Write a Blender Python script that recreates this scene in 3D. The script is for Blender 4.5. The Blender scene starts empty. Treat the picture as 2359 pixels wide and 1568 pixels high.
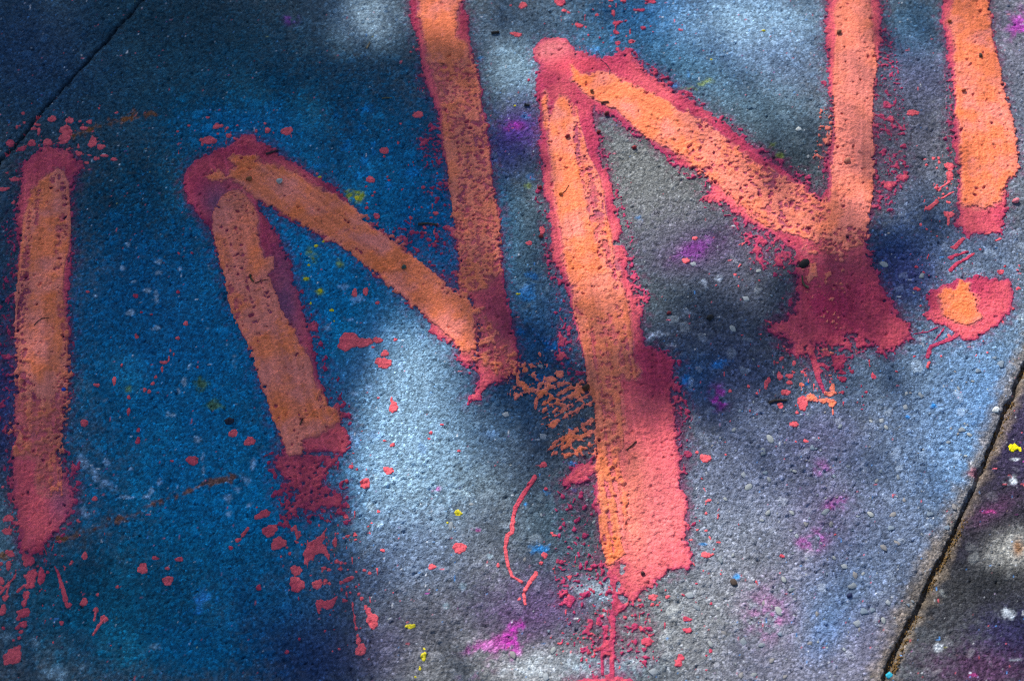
import bpy, math, random
import numpy as np

random.seed(7)
RNG = np.random.default_rng(11)
SC = bpy.context.scene
COL = SC.collection

# ------------------------------------------------------------------ camera, sky, sun, exposure
CAM_H = 1.62
PITCH = math.radians(64.0)
FPX = 3277.0                      # focal length in pixels of the 2359 px wide view
VW, VH = 2359.0, 1568.0
cam_d = bpy.data.cameras.new('camera')
cam = bpy.data.objects.new('camera', cam_d)
COL.objects.link(cam)
cam.location = (0, 0, CAM_H)
cam.rotation_euler = (math.pi / 2 - PITCH, 0, 0)
cam_d.sensor_width = 36.0
cam_d.lens = 36.0 * FPX / VW
cam_d.clip_start = 0.05
cam_d.clip_end = 2000
cam_d.dof.use_dof = True
cam_d.dof.focus_distance = 1.79
cam_d.dof.aperture_fstop = 3.6
SC.camera = cam

SUN_AZ = math.radians(-24.0)      # clockwise from +Y: behind the scene, to the left
SUN_EL = math.radians(40.0)
TO_SUN = np.array([math.sin(SUN_AZ) * math.cos(SUN_EL), math.cos(SUN_AZ) * math.cos(SUN_EL), math.sin(SUN_EL)])
world = bpy.data.worlds.new('World')
SC.world = world
world.use_nodes = True
wn = world.node_tree.nodes
wl = world.node_tree.links
wn.clear()
wo = wn.new('ShaderNodeOutputWorld')
wb = wn.new('ShaderNodeBackground')
wsky = wn.new('ShaderNodeTexSky')
wsky.sky_type = 'NISHITA'
wsky.sun_disc = False
wsky.sun_elevation = SUN_EL
wsky.sun_rotation = SUN_AZ
wsky.air_density = 1.0
wsky.dust_density = 1.0
wb.inputs['Strength'].default_value = 0.13
wl.new(wsky.outputs[0], wb.inputs['Color'])
wl.new(wb.outputs[0], wo.inputs['Surface'])
sun_d = bpy.data.lights.new('sun', 'SUN')
sun_d.energy = 5.0
sun_d.angle = math.radians(0.53)
sun_d.color = (1.0, 0.95, 0.87)
sun = bpy.data.objects.new('sun', sun_d)
COL.objects.link(sun)
from mathutils import Vector
sun.rotation_euler = Vector(TO_SUN).to_track_quat('Z', 'Y').to_euler()
SC.view_settings.view_transform = 'Standard'
SC.view_settings.look = 'None'
SC.view_settings.gamma = 1.0
SC.view_settings.use_curve_mapping = False
SC.view_settings.exposure = 0.25
SC.render.engine = 'CYCLES'
SC.cycles.use_denoising = False
SC.cycles.filter_width = 1.05

# ------------------------------------------------------------------ view pixel <-> ground plane
_cp, _sp = math.cos(PITCH), math.sin(PITCH)


def G(px, py):
    """a point of the 2359x1568 view on the ground plane"""
    px = np.asarray(px, float); py = np.asarray(py, float)
    dx = (px - VW / 2) / FPX
    dy = (VH / 2 - py) / FPX
    X = dx; Y = _cp + dy * _sp; Z = -_sp + dy * _cp
    k = -CAM_H / Z
    return X * k, Y * k


def P(x, y):
    """ground plane back to view pixels"""
    x = np.asarray(x, float); y = np.asarray(y, float)
    yf = y * _cp + CAM_H * _sp
    yu = y * _sp - CAM_H * _cp
    yf = np.maximum(yf, 0.05)
    return VW / 2 + FPX * x / yf, VH / 2 - FPX * yu / yf


TS = 1024.0 / 1768.0 * (VW / 4096.0)


def tp(c, r, x, y):
    return c * 1024 * VW / 4096 + x * TS, (0, 908, 1815)[r] * VW / 4096 + y * TS


def poly(txt):
    """'00 x,y x,y 10 x,y' : tile numbers then points -> view pixels"""
    out = []; c = r = 0
    for tok in txt.split():
        if ',' in tok:
            a, b = tok.split(',')
            out.append(tp(c, r, float(a), float(b)))
        else:
            c, r = int(tok[0]), int(tok[1])
    return np.array(out)


def gpoly(pts):
    x, y = G(pts[:, 0], pts[:, 1])
    return np.stack([x, y], 1)


# ------------------------------------------------------------------ noise
def _hash(ix, iy, seed):
    h = (ix.astype(np.int64) * 374761393 + iy.astype(np.int64) * 668265263 + seed * 1442695041) & 0xFFFFFFFF
    h = ((h ^ (h >> 13)) * 1274126177) & 0xFFFFFFFF
    h = ((h ^ (h >> 16)) * 2246822519) & 0xFFFFFFFF
    return ((h ^ (h >> 15)) & 0xFFFFFF).astype(np.float32) / np.float32(0xFFFFFF)


def vnoise(x, y, s, seed):
    x = x / s; y = y / s
    ix = np.floor(x); iy = np.floor(y)
    fx = (x - ix).astype(np.float32); fy = (y - iy).astype(np.float32)
    fx = fx * fx * (3 - 2 * fx); fy = fy * fy * (3 - 2 * fy)
    a = _hash(ix, iy, seed); b = _hash(ix + 1, iy, seed)
    c = _hash(ix, iy + 1, seed); d = _hash(ix + 1, iy + 1, seed)
    return (a + (b - a) * fx) * (1 - fy) + (c + (d - c) * fx) * fy   # 0..1


def fbm(x, y, s, seed, n=3):
    t = 0; w = 1.0; tot = 0
    for i in range(n):
        t = t + w * vnoise(x + 17.3 * i, y - 9.1 * i, s, seed + i)
        tot += w; w *= 0.55; s *= 0.47
    return t / tot


def stones(x, y, s, seed, keep, rmin, rmax):
    """worley stones on a jittered lattice -> dome 0..1, random id, seen mask"""
    wx = x + s * 0.35 * (vnoise(x, y, s * 0.45, seed + 51) - 0.5)
    wy = y + s * 0.35 * (vnoise(x, y, s * 0.45, seed + 52) - 0.5)
    ix = np.floor(wx / s); iy = np.floor(wy / s)
    best = np.zeros(x.shape, np.float32); bid = np.zeros(x.shape, np.float32)
    for ox in (-1, 0, 1):
        for oy in (-1, 0, 1):
            jx = ix + ox; jy = iy + oy
            k = _hash(jx, jy, seed)
            r = (rmin + (rmax - rmin) * _hash(jx, jy, seed + 1)) * s
            dx = wx - (jx + 0.15 + 0.7 * _hash(jx, jy, seed + 2)) * s
            dy = wy - (jy + 0.15 + 0.7 * _hash(jx, jy, seed + 3)) * s
            an = 6.283 * _hash(jx, jy, seed + 4)
            el = 0.62 + 0.5 * _hash(jx, jy, seed + 5)
            ca = np.cos(an); sa = np.sin(an)
            u = (ca * dx + sa * dy) * el; v = (-sa * dx + ca * dy) / el
            q = (np.abs(u) ** 2.6 + np.abs(v) ** 2.6) ** (1 / 2.6) / r
            dome = np.clip(1.25 * (1 - q ** 3), 0, 1) ** 0.7
            dome = np.where(k < keep, dome, 0) * (0.55 + 0.45 * _hash(jx, jy, seed + 6))
            up = dome > best
            best = np.where(up, dome, best).astype(np.float32)
            bid = np.where(up, _hash(jx, jy, seed + 7), bid)
    return best, bid


# ------------------------------------------------------------------ joints between the slabs (x as a function of y on the ground)
def joint(pts):
    q = gpoly(np.array(pts, float))
    o = np.argsort(q[:, 1]); q = q[o]
    s0 = (q[-1, 0] - q[0, 0]) / (q[-1, 1] - q[0, 1])
    ys = np.concatenate([[q[0, 1] - 12], q[:, 1], [q[-1, 1] + 12]])
    xs = np.concatenate([[q[0, 0] - 12 * s0], q[:, 0], [q[-1, 0] + 12 * s0]])
    return ys, xs, 1 / math.sqrt(1 + s0 * s0)


JL = joint([(325, 0), (213, 127), (150, 197), (90, 263), (37, 330), (0, 370)])
JR = joint([(2359, 846), (2276, 1052), (2199, 1228), (2129, 1366), (2053, 1530)])


def jdist(J, x, y):
    wob = 0.0022 * (vnoise(x * 0, y, 0.06, 91) - 0.5) + 0.0030 * (vnoise(x, y, 0.013, 92) - 0.5) + 0.0022 * (vnoise(x, y, 0.005, 93) - 0.5)
    return (x - np.interp(y, J[0], J[1])) * J[2] + wob


# ------------------------------------------------------------------ height of the weathered surface
def height(x, y):
    h = 0.0030 * (fbm(x, y, 0.16, 3, 2) - 0.5) + 0.0012 * (fbm(x, y, 0.022, 5, 2) - 0.5)
    f = 0.0011 * (fbm(x, y, 0.0034, 8, 2) - 0.5)
    s1, i1 = stones(x, y, 0.0040, 21, 0.70, 0.30, 0.58)
    s2, i2 = stones(x, y, 0.0085, 22, 0.30, 0.22, 0.42)
    s3, i3 = stones(x, y, 0.0190, 23, 0.24, 0.16, 0.36)
    pit, _ = stones(x, y, 0.0120, 24, 0.22, 0.08, 0.20)
    g1 = fbm(x, y, 0.05, 77, 2); g2 = fbm(x, y, 0.12, 79, 2)
    f2 = 0.0013 * np.clip(0.35 - fbm(x, y * 1.5, 0.006, 83, 3), 0, 1) * 3
    d = f + 0.0008 * s1 * np.clip(2.4 * g1 - 0.5, 0.1, 1.6) + 0.0018 * s2 * np.clip(2.6 * g2 - 0.55, 0.1, 1.5) + 0.0012 * np.minimum(s3, 0.65) - 0.0024 * pit - f2
    binder = 1 - np.clip(np.maximum(s1, np.maximum(s2, s3)) * 2.5, 0, 1)
    sid = np.where(s3 > 0.12, i3, np.where(s2 > 0.12, i2, np.where(s1 > 0.1, i1, 0.5)))
    big = np.clip(s3 * 4, 0, 1)
    return h, d, sid, np.stack([big, binder])


def groove(x, y):
    """joint: both edges worn round, a deep slot between"""
    z = np.zeros(x.shape)
    for J, w, dp in ((JL, 0.0015, 0.007), (JR, 0.0029, 0.012)):
        a = np.abs(jdist(J, x, y)) - w
        z -= np.where(a < 0, dp, 0.0030 * np.exp(-np.maximum(a, 0) / 0.0030))
    return z


# ------------------------------------------------------------------ spray paint dusted over the slabs (clouds of paint with their own place and colour)
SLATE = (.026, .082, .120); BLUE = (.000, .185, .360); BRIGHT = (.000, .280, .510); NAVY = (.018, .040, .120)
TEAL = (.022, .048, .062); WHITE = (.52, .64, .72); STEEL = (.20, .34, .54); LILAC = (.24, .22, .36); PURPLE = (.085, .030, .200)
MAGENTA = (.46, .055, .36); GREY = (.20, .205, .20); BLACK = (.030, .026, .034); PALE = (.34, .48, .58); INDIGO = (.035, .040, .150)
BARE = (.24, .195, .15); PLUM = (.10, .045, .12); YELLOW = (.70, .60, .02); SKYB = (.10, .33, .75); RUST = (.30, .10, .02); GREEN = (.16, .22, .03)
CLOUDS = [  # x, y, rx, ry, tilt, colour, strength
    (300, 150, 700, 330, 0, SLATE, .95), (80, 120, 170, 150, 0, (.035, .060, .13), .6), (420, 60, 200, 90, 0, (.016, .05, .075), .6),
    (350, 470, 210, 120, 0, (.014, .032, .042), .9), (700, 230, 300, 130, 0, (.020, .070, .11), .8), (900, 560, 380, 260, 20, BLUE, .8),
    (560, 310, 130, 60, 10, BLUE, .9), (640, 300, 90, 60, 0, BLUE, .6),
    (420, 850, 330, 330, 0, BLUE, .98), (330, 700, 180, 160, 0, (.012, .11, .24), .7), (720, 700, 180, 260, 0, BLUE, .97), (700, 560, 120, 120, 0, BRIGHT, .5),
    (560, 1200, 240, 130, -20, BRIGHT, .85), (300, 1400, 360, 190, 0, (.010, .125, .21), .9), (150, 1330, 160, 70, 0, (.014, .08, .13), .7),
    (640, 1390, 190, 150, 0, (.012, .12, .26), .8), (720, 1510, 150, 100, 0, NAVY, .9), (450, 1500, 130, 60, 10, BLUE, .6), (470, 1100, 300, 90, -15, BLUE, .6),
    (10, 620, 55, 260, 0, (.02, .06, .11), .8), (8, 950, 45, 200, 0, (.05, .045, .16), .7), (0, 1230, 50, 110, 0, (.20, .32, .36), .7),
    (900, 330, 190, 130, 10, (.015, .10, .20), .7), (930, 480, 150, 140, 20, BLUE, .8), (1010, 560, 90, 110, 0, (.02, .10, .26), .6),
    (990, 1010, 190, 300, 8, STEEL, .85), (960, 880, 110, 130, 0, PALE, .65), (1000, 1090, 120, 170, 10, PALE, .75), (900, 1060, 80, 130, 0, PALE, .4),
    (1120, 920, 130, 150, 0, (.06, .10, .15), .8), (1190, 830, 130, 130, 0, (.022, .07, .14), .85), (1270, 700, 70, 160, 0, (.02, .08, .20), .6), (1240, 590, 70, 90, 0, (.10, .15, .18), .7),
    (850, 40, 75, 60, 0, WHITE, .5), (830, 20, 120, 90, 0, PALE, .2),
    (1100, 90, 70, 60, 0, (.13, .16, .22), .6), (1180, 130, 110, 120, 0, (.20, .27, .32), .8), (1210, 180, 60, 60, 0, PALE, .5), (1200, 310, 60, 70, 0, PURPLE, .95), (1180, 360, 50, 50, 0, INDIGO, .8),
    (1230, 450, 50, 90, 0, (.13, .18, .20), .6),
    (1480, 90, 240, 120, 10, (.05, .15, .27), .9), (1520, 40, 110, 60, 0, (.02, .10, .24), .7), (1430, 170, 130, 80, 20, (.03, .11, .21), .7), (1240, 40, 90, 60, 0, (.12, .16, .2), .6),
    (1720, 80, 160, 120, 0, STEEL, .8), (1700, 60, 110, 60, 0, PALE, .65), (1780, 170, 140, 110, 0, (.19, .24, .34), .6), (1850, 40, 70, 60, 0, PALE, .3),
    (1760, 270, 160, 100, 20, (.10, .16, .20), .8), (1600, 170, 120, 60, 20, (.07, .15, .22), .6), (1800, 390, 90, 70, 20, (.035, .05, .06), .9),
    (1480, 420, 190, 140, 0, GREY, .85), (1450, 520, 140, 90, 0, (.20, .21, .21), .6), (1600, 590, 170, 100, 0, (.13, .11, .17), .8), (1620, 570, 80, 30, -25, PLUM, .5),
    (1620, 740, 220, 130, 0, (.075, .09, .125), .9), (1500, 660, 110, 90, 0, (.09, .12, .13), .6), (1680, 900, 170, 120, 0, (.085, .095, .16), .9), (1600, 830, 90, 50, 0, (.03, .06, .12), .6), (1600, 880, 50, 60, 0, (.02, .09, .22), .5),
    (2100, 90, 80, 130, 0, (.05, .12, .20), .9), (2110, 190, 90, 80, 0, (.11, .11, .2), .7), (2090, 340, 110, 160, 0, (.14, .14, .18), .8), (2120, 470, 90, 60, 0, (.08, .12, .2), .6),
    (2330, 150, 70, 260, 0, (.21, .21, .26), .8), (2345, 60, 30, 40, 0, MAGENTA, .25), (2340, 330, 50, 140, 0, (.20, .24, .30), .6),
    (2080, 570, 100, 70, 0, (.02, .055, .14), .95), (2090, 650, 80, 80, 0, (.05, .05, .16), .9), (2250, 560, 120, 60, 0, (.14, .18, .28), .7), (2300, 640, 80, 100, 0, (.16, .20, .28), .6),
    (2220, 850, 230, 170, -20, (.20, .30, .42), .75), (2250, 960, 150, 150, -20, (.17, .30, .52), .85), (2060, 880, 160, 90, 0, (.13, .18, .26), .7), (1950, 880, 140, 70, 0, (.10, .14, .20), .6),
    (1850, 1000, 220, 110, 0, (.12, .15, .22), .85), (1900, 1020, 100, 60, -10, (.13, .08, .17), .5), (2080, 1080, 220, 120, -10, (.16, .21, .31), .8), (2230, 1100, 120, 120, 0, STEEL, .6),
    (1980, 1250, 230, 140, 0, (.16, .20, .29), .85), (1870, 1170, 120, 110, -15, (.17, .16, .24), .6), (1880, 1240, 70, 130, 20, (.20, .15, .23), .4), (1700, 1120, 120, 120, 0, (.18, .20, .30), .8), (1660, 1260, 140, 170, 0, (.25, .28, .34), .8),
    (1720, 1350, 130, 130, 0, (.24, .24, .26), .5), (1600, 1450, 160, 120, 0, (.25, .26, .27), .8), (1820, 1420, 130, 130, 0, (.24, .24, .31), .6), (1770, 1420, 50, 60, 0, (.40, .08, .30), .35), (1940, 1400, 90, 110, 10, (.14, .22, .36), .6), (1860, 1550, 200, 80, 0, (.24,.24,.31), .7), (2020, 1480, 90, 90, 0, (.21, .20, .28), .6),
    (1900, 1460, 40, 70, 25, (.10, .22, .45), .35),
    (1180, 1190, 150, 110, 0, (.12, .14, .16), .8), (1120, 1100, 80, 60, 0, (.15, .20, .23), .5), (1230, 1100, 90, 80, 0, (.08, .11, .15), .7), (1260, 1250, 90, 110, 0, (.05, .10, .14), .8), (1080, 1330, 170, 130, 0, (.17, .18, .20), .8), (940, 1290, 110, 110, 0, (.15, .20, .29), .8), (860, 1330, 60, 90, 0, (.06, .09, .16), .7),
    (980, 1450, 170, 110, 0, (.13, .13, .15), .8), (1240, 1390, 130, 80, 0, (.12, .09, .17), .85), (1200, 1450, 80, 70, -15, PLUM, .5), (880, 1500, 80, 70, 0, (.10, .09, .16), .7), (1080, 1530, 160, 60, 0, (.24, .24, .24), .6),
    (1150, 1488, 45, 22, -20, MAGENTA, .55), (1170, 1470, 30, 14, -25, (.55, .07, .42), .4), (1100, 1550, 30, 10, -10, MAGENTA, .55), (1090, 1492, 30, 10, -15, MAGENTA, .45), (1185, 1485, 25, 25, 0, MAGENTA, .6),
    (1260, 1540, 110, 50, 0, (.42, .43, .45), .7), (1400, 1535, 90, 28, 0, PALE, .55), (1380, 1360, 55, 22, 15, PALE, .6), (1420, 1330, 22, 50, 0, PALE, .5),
    (1655, 918, 18, 24, 0, MAGENTA, .75), (1600, 575, 45, 18, -25, (.35, .05, .40), .5), (1580, 590, 90, 40, -15, PLUM, .4), (2350, 62, 22, 22, 0, (.5, .06, .45), .6), (670, 44, 14, 12, 0, (.3, .05, .35), .6), (1182, 288, 22, 10, 0, MAGENTA, .4),
    (1560, 1000, 10, 20, 10, MAGENTA, .5), (1632, 1270, 0.1, 0.1, 0, GREY, 0),
    (1895, 1080, 20, 20, 0, MAGENTA, .3), (1885, 1240, 20, 26, 30, MAGENTA, .4), (1776, 1430, 14, 14, 0, (.8, .1, .5), .7), (1925, 1160, 24, 14, -20, MAGENTA, .4), (2240, 1090, 12, 9, 0, (.7, .12, .35), .7), (1850, 1250, 16, 12, 0, MAGENTA, .45),
]
DARKSLAB = [(2300, 1150, 500, 330, 0, (.036, .030, .042), .95), (2330, 1000, 120, 120, 0, (.050, .040, .085), .8), (2290, 1340, 180, 120, 0, (.034, .036, .038), .85),
            (2305, 1270, 50, 30, -20, (.40, .40, .38), .8), (2345, 1262, 36, 40, -20, (.40, .40, .38), .8), (2345, 1262, 12, 18, 0, (.28, .13, .05), .8), (2340, 1470, 90, 70, 0, (.035, .03, .10), .7),
            (2270, 1540, 140, 50, 0, (.075, .032, .075), .8), (2280, 1180, 60, 20, -30, (.16, .06, .14), .4), (2210, 1260, 60, 40, 0, (.02, .018, .03), .8)]
SPOTS = []   # soft small spots of thin spray: x, y, r, colour, strength


def spots(tile, txt, colour, st):
    for tok in txt.split():
        a = [float(v) for v in tok.split(',')]
        x, y = tp(int(tile[0]), int(tile[1]), a[0], a[1])
        SPOTS.append((x, y, a[2] * TS, (a[3] if len(a) > 3 else a[2]) * TS, colour, st))


spots('01', '390,205,1', YELLOW, 0)
spots('11', '390,205,38,44 590,245,30,26 445,445,30,24 345,357,22,18', (.40, .45, .03), .7)
spots('10', '690,1355,50,40', (.42, .46, .03), .8)
spots('01', '1390,1085,44,40 1480,1240,55,36 880,1110,36,30', GREEN, .65)
spots('20', '1230,615,45,18 1300,585,40,18 1380,560,30,16 110,1280,26,22', (.22, .27, .05), .6)
spots('30', '40,1000,24,20 85,1080,34,26', (.20, .24, .04), .6)
spots('01', '885,125,16 855,293,16 1015,435,24,16 925,378,18,12 905,595,28,16 1080,490,16,34 1085,700,34,16 1090,315,28,16 1305,960,22,22 1275,1060,18,34 1370,1475,24,18 660,475,18,14 1435,700,20,12 1570,810,18,16 1620,940,14,34 1180,1300,36,20 720,1195,22,14 1230,1130,10,16 1100,240,26,14 1240,290,16,14 660,430,10', (.45, .58, .70), .75)
spots('02', '560,30,26 590,70,26 640,120,30 670,160,28 720,200,30 770,230,24 800,250,22 850,295,30,14 920,300,22,10 1000,295,30,12 1050,255,18,26 1110,195,22 1400,20,14,40 1405,120,10,50 1745,70,18,40 1700,170,34,36 1620,240,30,22 1575,300,24,40 1590,420,24,26 1720,350,24,26 740,60,26 900,100,20,14 600,420,30,20 575,390,20', (.42, .56, .72), .6)
spots('02', '1385,1005,70,60', SKYB, .7)
spots('02', '370,1520,90,40 240,1300,26 575,1470,26 1060,1330,40,22 40,1260,60,30', (.30, .42, .50), .6)
spots('11', '490,700,24 640,640,26,16 760,960,22 1000,950,26 1145,765,20 690,500,40,30 600,420,30 780,1110,30 680,1150,26,14 1290,880,22', (.34, .50, .70), .6)
spots('11', '800,1440,70,34 1150,1530,40 1610,1430,50,30 680,1480,40', (.30, .48, .75), .6)
spots('21', '960,750,42,34 1075,740,34,16 1205,590,34,22 1090,815,40,14 1420,360,36,20 1330,380,20 915,430,26,14', (.50, .56, .66), .75)
spots('21', '140,340,60,26 270,820,60,36 370,945,36,14 140,800,20 60,720,26 200,1060,30 1430,950,60,26 1210,1050,50,40 110,440,50 490,1330,34,16 410,1410,30', (.03, .18, .48), .5)
spots('20', '555,340,34,24 690,265,24 850,375,26 1110,590,34,16 1215,525,20 120,1220,34,22 870,1500,28,18 100,800,40,24 ', (.14, .34, .68), .6)
spots('10', '760,750,50,34 550,790,20 1555,400,28,18 730,890,40,20 815,1005,18 820,1045,24 1080,1200,50,34 760,1190,26 700,1220,24 1050,1530,60,26 440,1150,30,16 620,1010,40 745,1110,40 910,1280,30,50 570,1060,40,10', (.02, .24, .55), .55)
spots('22', '200,655,56,32 235,260,26,20 412,68,26,18 425,245,18 90,350,14 1320,620,26,8 1555,850,22,16 1072,1272,17,14', (.10, .33, .70), .9)
spots('12', '850,490,26,14 1610,705,20 1500,45,18 1460,15,26 790,370,30 1430,915,28,26 1315,1050,20,22 820,160,20 1390,260,50,20 1440,270,40,24', (.45, .58, .66), .55)
spots('12', '1255,245,26,18 1530,525,26,12', (.65, .10, .40), .6)
spots('22', '590,930,120,40 690,990,40,60 770,800,34,60 640,1070,40 860,1440,90,40 600,1480,130,46 120,1450,140,70', (.50, .55, .58), .6)
spots('22', '60,1190,60,30 20,1330,50,70', (.5, .05, .40), .6)
spots('32', '1650,1105,42,36 1190,1330,40,32 1670,180,32,30 1715,38,36,10 1690,1420,40,12', (.70, .75, .80), .8)
spots('31', '260,1085,34,14 785,270,24 1140,1240,18 965,1308,16', (.03, .22, .60), .7)
spots('32', '1410,140,30,14 1430,115,26,12 1510,400,40,16 1420,1525,40,12', (.7, .12, .38), .6)
RUSTS = [poly('02 20,715 60,690'), poly('02 430,590 560,545 700,505 770,440 860,440 980,400 1060,340 1140,310 1210,290 1300,255 1420,210 1500,185 1620,165'), poly('00 520,930 620,895 720,865 800,845 930,805 1060,785')]


def seg_dist(x, y, pts):
    d = np.full(x.shape, 1e9, np.float32)
    for (ax, ay), (bx, by) in zip(pts[:-1], pts[1:]):
        vx, vy = bx - ax, by - ay
        t = np.clip(((x - ax) * vx + (y - ay) * vy) / (vx * vx + vy * vy + 1e-12), 0, 1)
        d = np.minimum(d, np.hypot(x - ax - t * vx, y - ay - t * vy))
    return d


def spray(x, y, sid, bb, rough):
    """albedo of the slab surface: bare asphalt + spray clouds + thin spots"""
    px, py = P(x, y)
    big, binder = bb
    n1 = fbm(x, y, 0.09, 31, 3); n2 = fbm(x, y, 0.010, 35, 3); n3 = vnoise(x, y, 0.0032, 39)
    c = np.empty(x.shape + (3,), np.float32)
    c[:] = (.115, .125, .135)
    out = np.clip((np.maximum(np.abs(px - VW / 2) / (VW / 2), np.abs(py - VH / 2) / (VH / 2)) - 1) * 2.0, 0, 1)
    far = fbm(x, y, 0.45, 61, 2); far2 = fbm(x, y, 0.5, 67, 2)
    for col, m in ((SLATE, far), (BLUE, far2), ((.12, .17, .24), 1 - far), ((.11, .10, .15), 1 - far2)):
        a = out * np.clip((m - 0.5) * 4, 0, 0.8)
        c += (np.array(col, np.float32) - c) * a[..., None]
    jr = jdist(JR, x, y)

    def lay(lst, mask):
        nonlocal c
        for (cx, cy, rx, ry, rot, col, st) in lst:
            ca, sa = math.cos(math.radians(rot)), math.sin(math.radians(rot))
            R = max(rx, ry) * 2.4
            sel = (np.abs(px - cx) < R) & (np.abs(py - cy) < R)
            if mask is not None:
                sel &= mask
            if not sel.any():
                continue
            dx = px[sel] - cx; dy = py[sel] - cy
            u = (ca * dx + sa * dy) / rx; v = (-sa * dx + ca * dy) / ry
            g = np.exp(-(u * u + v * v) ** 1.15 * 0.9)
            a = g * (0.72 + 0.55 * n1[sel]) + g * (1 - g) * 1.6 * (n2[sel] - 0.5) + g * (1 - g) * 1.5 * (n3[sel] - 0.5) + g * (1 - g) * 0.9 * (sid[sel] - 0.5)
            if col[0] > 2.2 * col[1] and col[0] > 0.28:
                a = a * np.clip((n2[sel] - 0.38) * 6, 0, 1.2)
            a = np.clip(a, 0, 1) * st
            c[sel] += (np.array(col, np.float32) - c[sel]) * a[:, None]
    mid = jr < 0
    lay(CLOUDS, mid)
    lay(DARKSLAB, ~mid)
    for (cx, cy, rx, ry, col, st) in SPOTS:
        sel = (np.abs(px - cx) < rx * 1.9) & (np.abs(py - cy) < ry * 1.9)
        if st == 0 or not sel.any():
            continue
        q = np.hypot((px[sel] - cx) / rx, (py[sel] - cy) / ry)
        a = np.clip(1.25 - q + 2.2 * (n2[sel] - 0.5) + 1.1 * (n3[sel] - 0.5), 0, 1) * st
        c[sel] += (np.array(col, np.float32) - c[sel]) * a[:, None]
    for pl in RUSTS:
        R = 16
        sel = (px > pl[:, 0].min() - R) & (px < pl[:, 0].max() + R) & (py > pl[:, 1].min() - R) & (py < pl[:, 1].max() + R)
        if sel.any():
            d = seg_dist(px[sel], py[sel], pl)
            a = np.clip((0.85 - d / 10) + 3.4 * (n2[sel] - 0.53) + 1.5 * (n3[sel] - 0.5), 0, 1) * 0.75
            c[sel] += (np.array(RUST, np.float32) - c[sel]) * a[:, None]
    # bare worn edge along the right joint, thin dust along the left
    a = np.clip(1.3 - np.abs(jr + 0.005) / 0.015 + 1.5 * (n2 - 0.5) + 0.9 * (n1 - 0.5), 0, 1) * 0.72
    c += (np.array(BARE, np.float32) - c) * a[..., None]
    jl = jdist(JL, x, y)
    a = np.clip(1 - np.abs(jl) / 0.006, 0, 1) * 0.7
    c += (np.array((.03, .04, .05), np.float32) - c) * a[..., None]
    # stones take the spray unevenly; worn big stones show their own pale colour
    c *= ((0.76 + 0.52 * sid) * (1 - 0.34 * binder * (0.4 + 1.2 * n3)))[..., None]
    right = np.clip((px - 900) / 700, 0, 1) * np.clip((py - 250) / 500, 0.25, 1)
    a = big * np.clip((sid - 0.45) * 2.2, 0, 1) * right * 0.3
    c += (np.array((.33, .35, .34), np.float32) - c) * a[..., None]
    lum = c @ np.array((.25, .55, .20), np.float32)
    c = lum[..., None] + (c - lum[..., None]) * 1.22
    # scattered tiny flecks of paint; the white ones also paint in sunlight glints
    for seed, th, col in ((71, .968, (.75, .12, .15)), (72, .972, (.08, .3, .7)), (73, .968, (.7, .72, .75)), (74, .988, (.5, .06, .4)), (75, .992, (.65, .6, .05))):
        a = np.clip((vnoise(x, y, 0.0042, seed) - th + 0.03 * (n1 - .5)) * 60, 0, 1) * 0.8
        c += (np.array(col, np.float32) - c) * a[..., None]
    return np.clip(c * 1.13, 0.003, 0.9)


# ------------------------------------------------------------------ materials
def new_mat(name):
    m = bpy.data.materials.new(name); m.use_nodes = True
    nt = m.node_tree
    return m, nt, nt.nodes['Principled BSDF']


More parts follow.
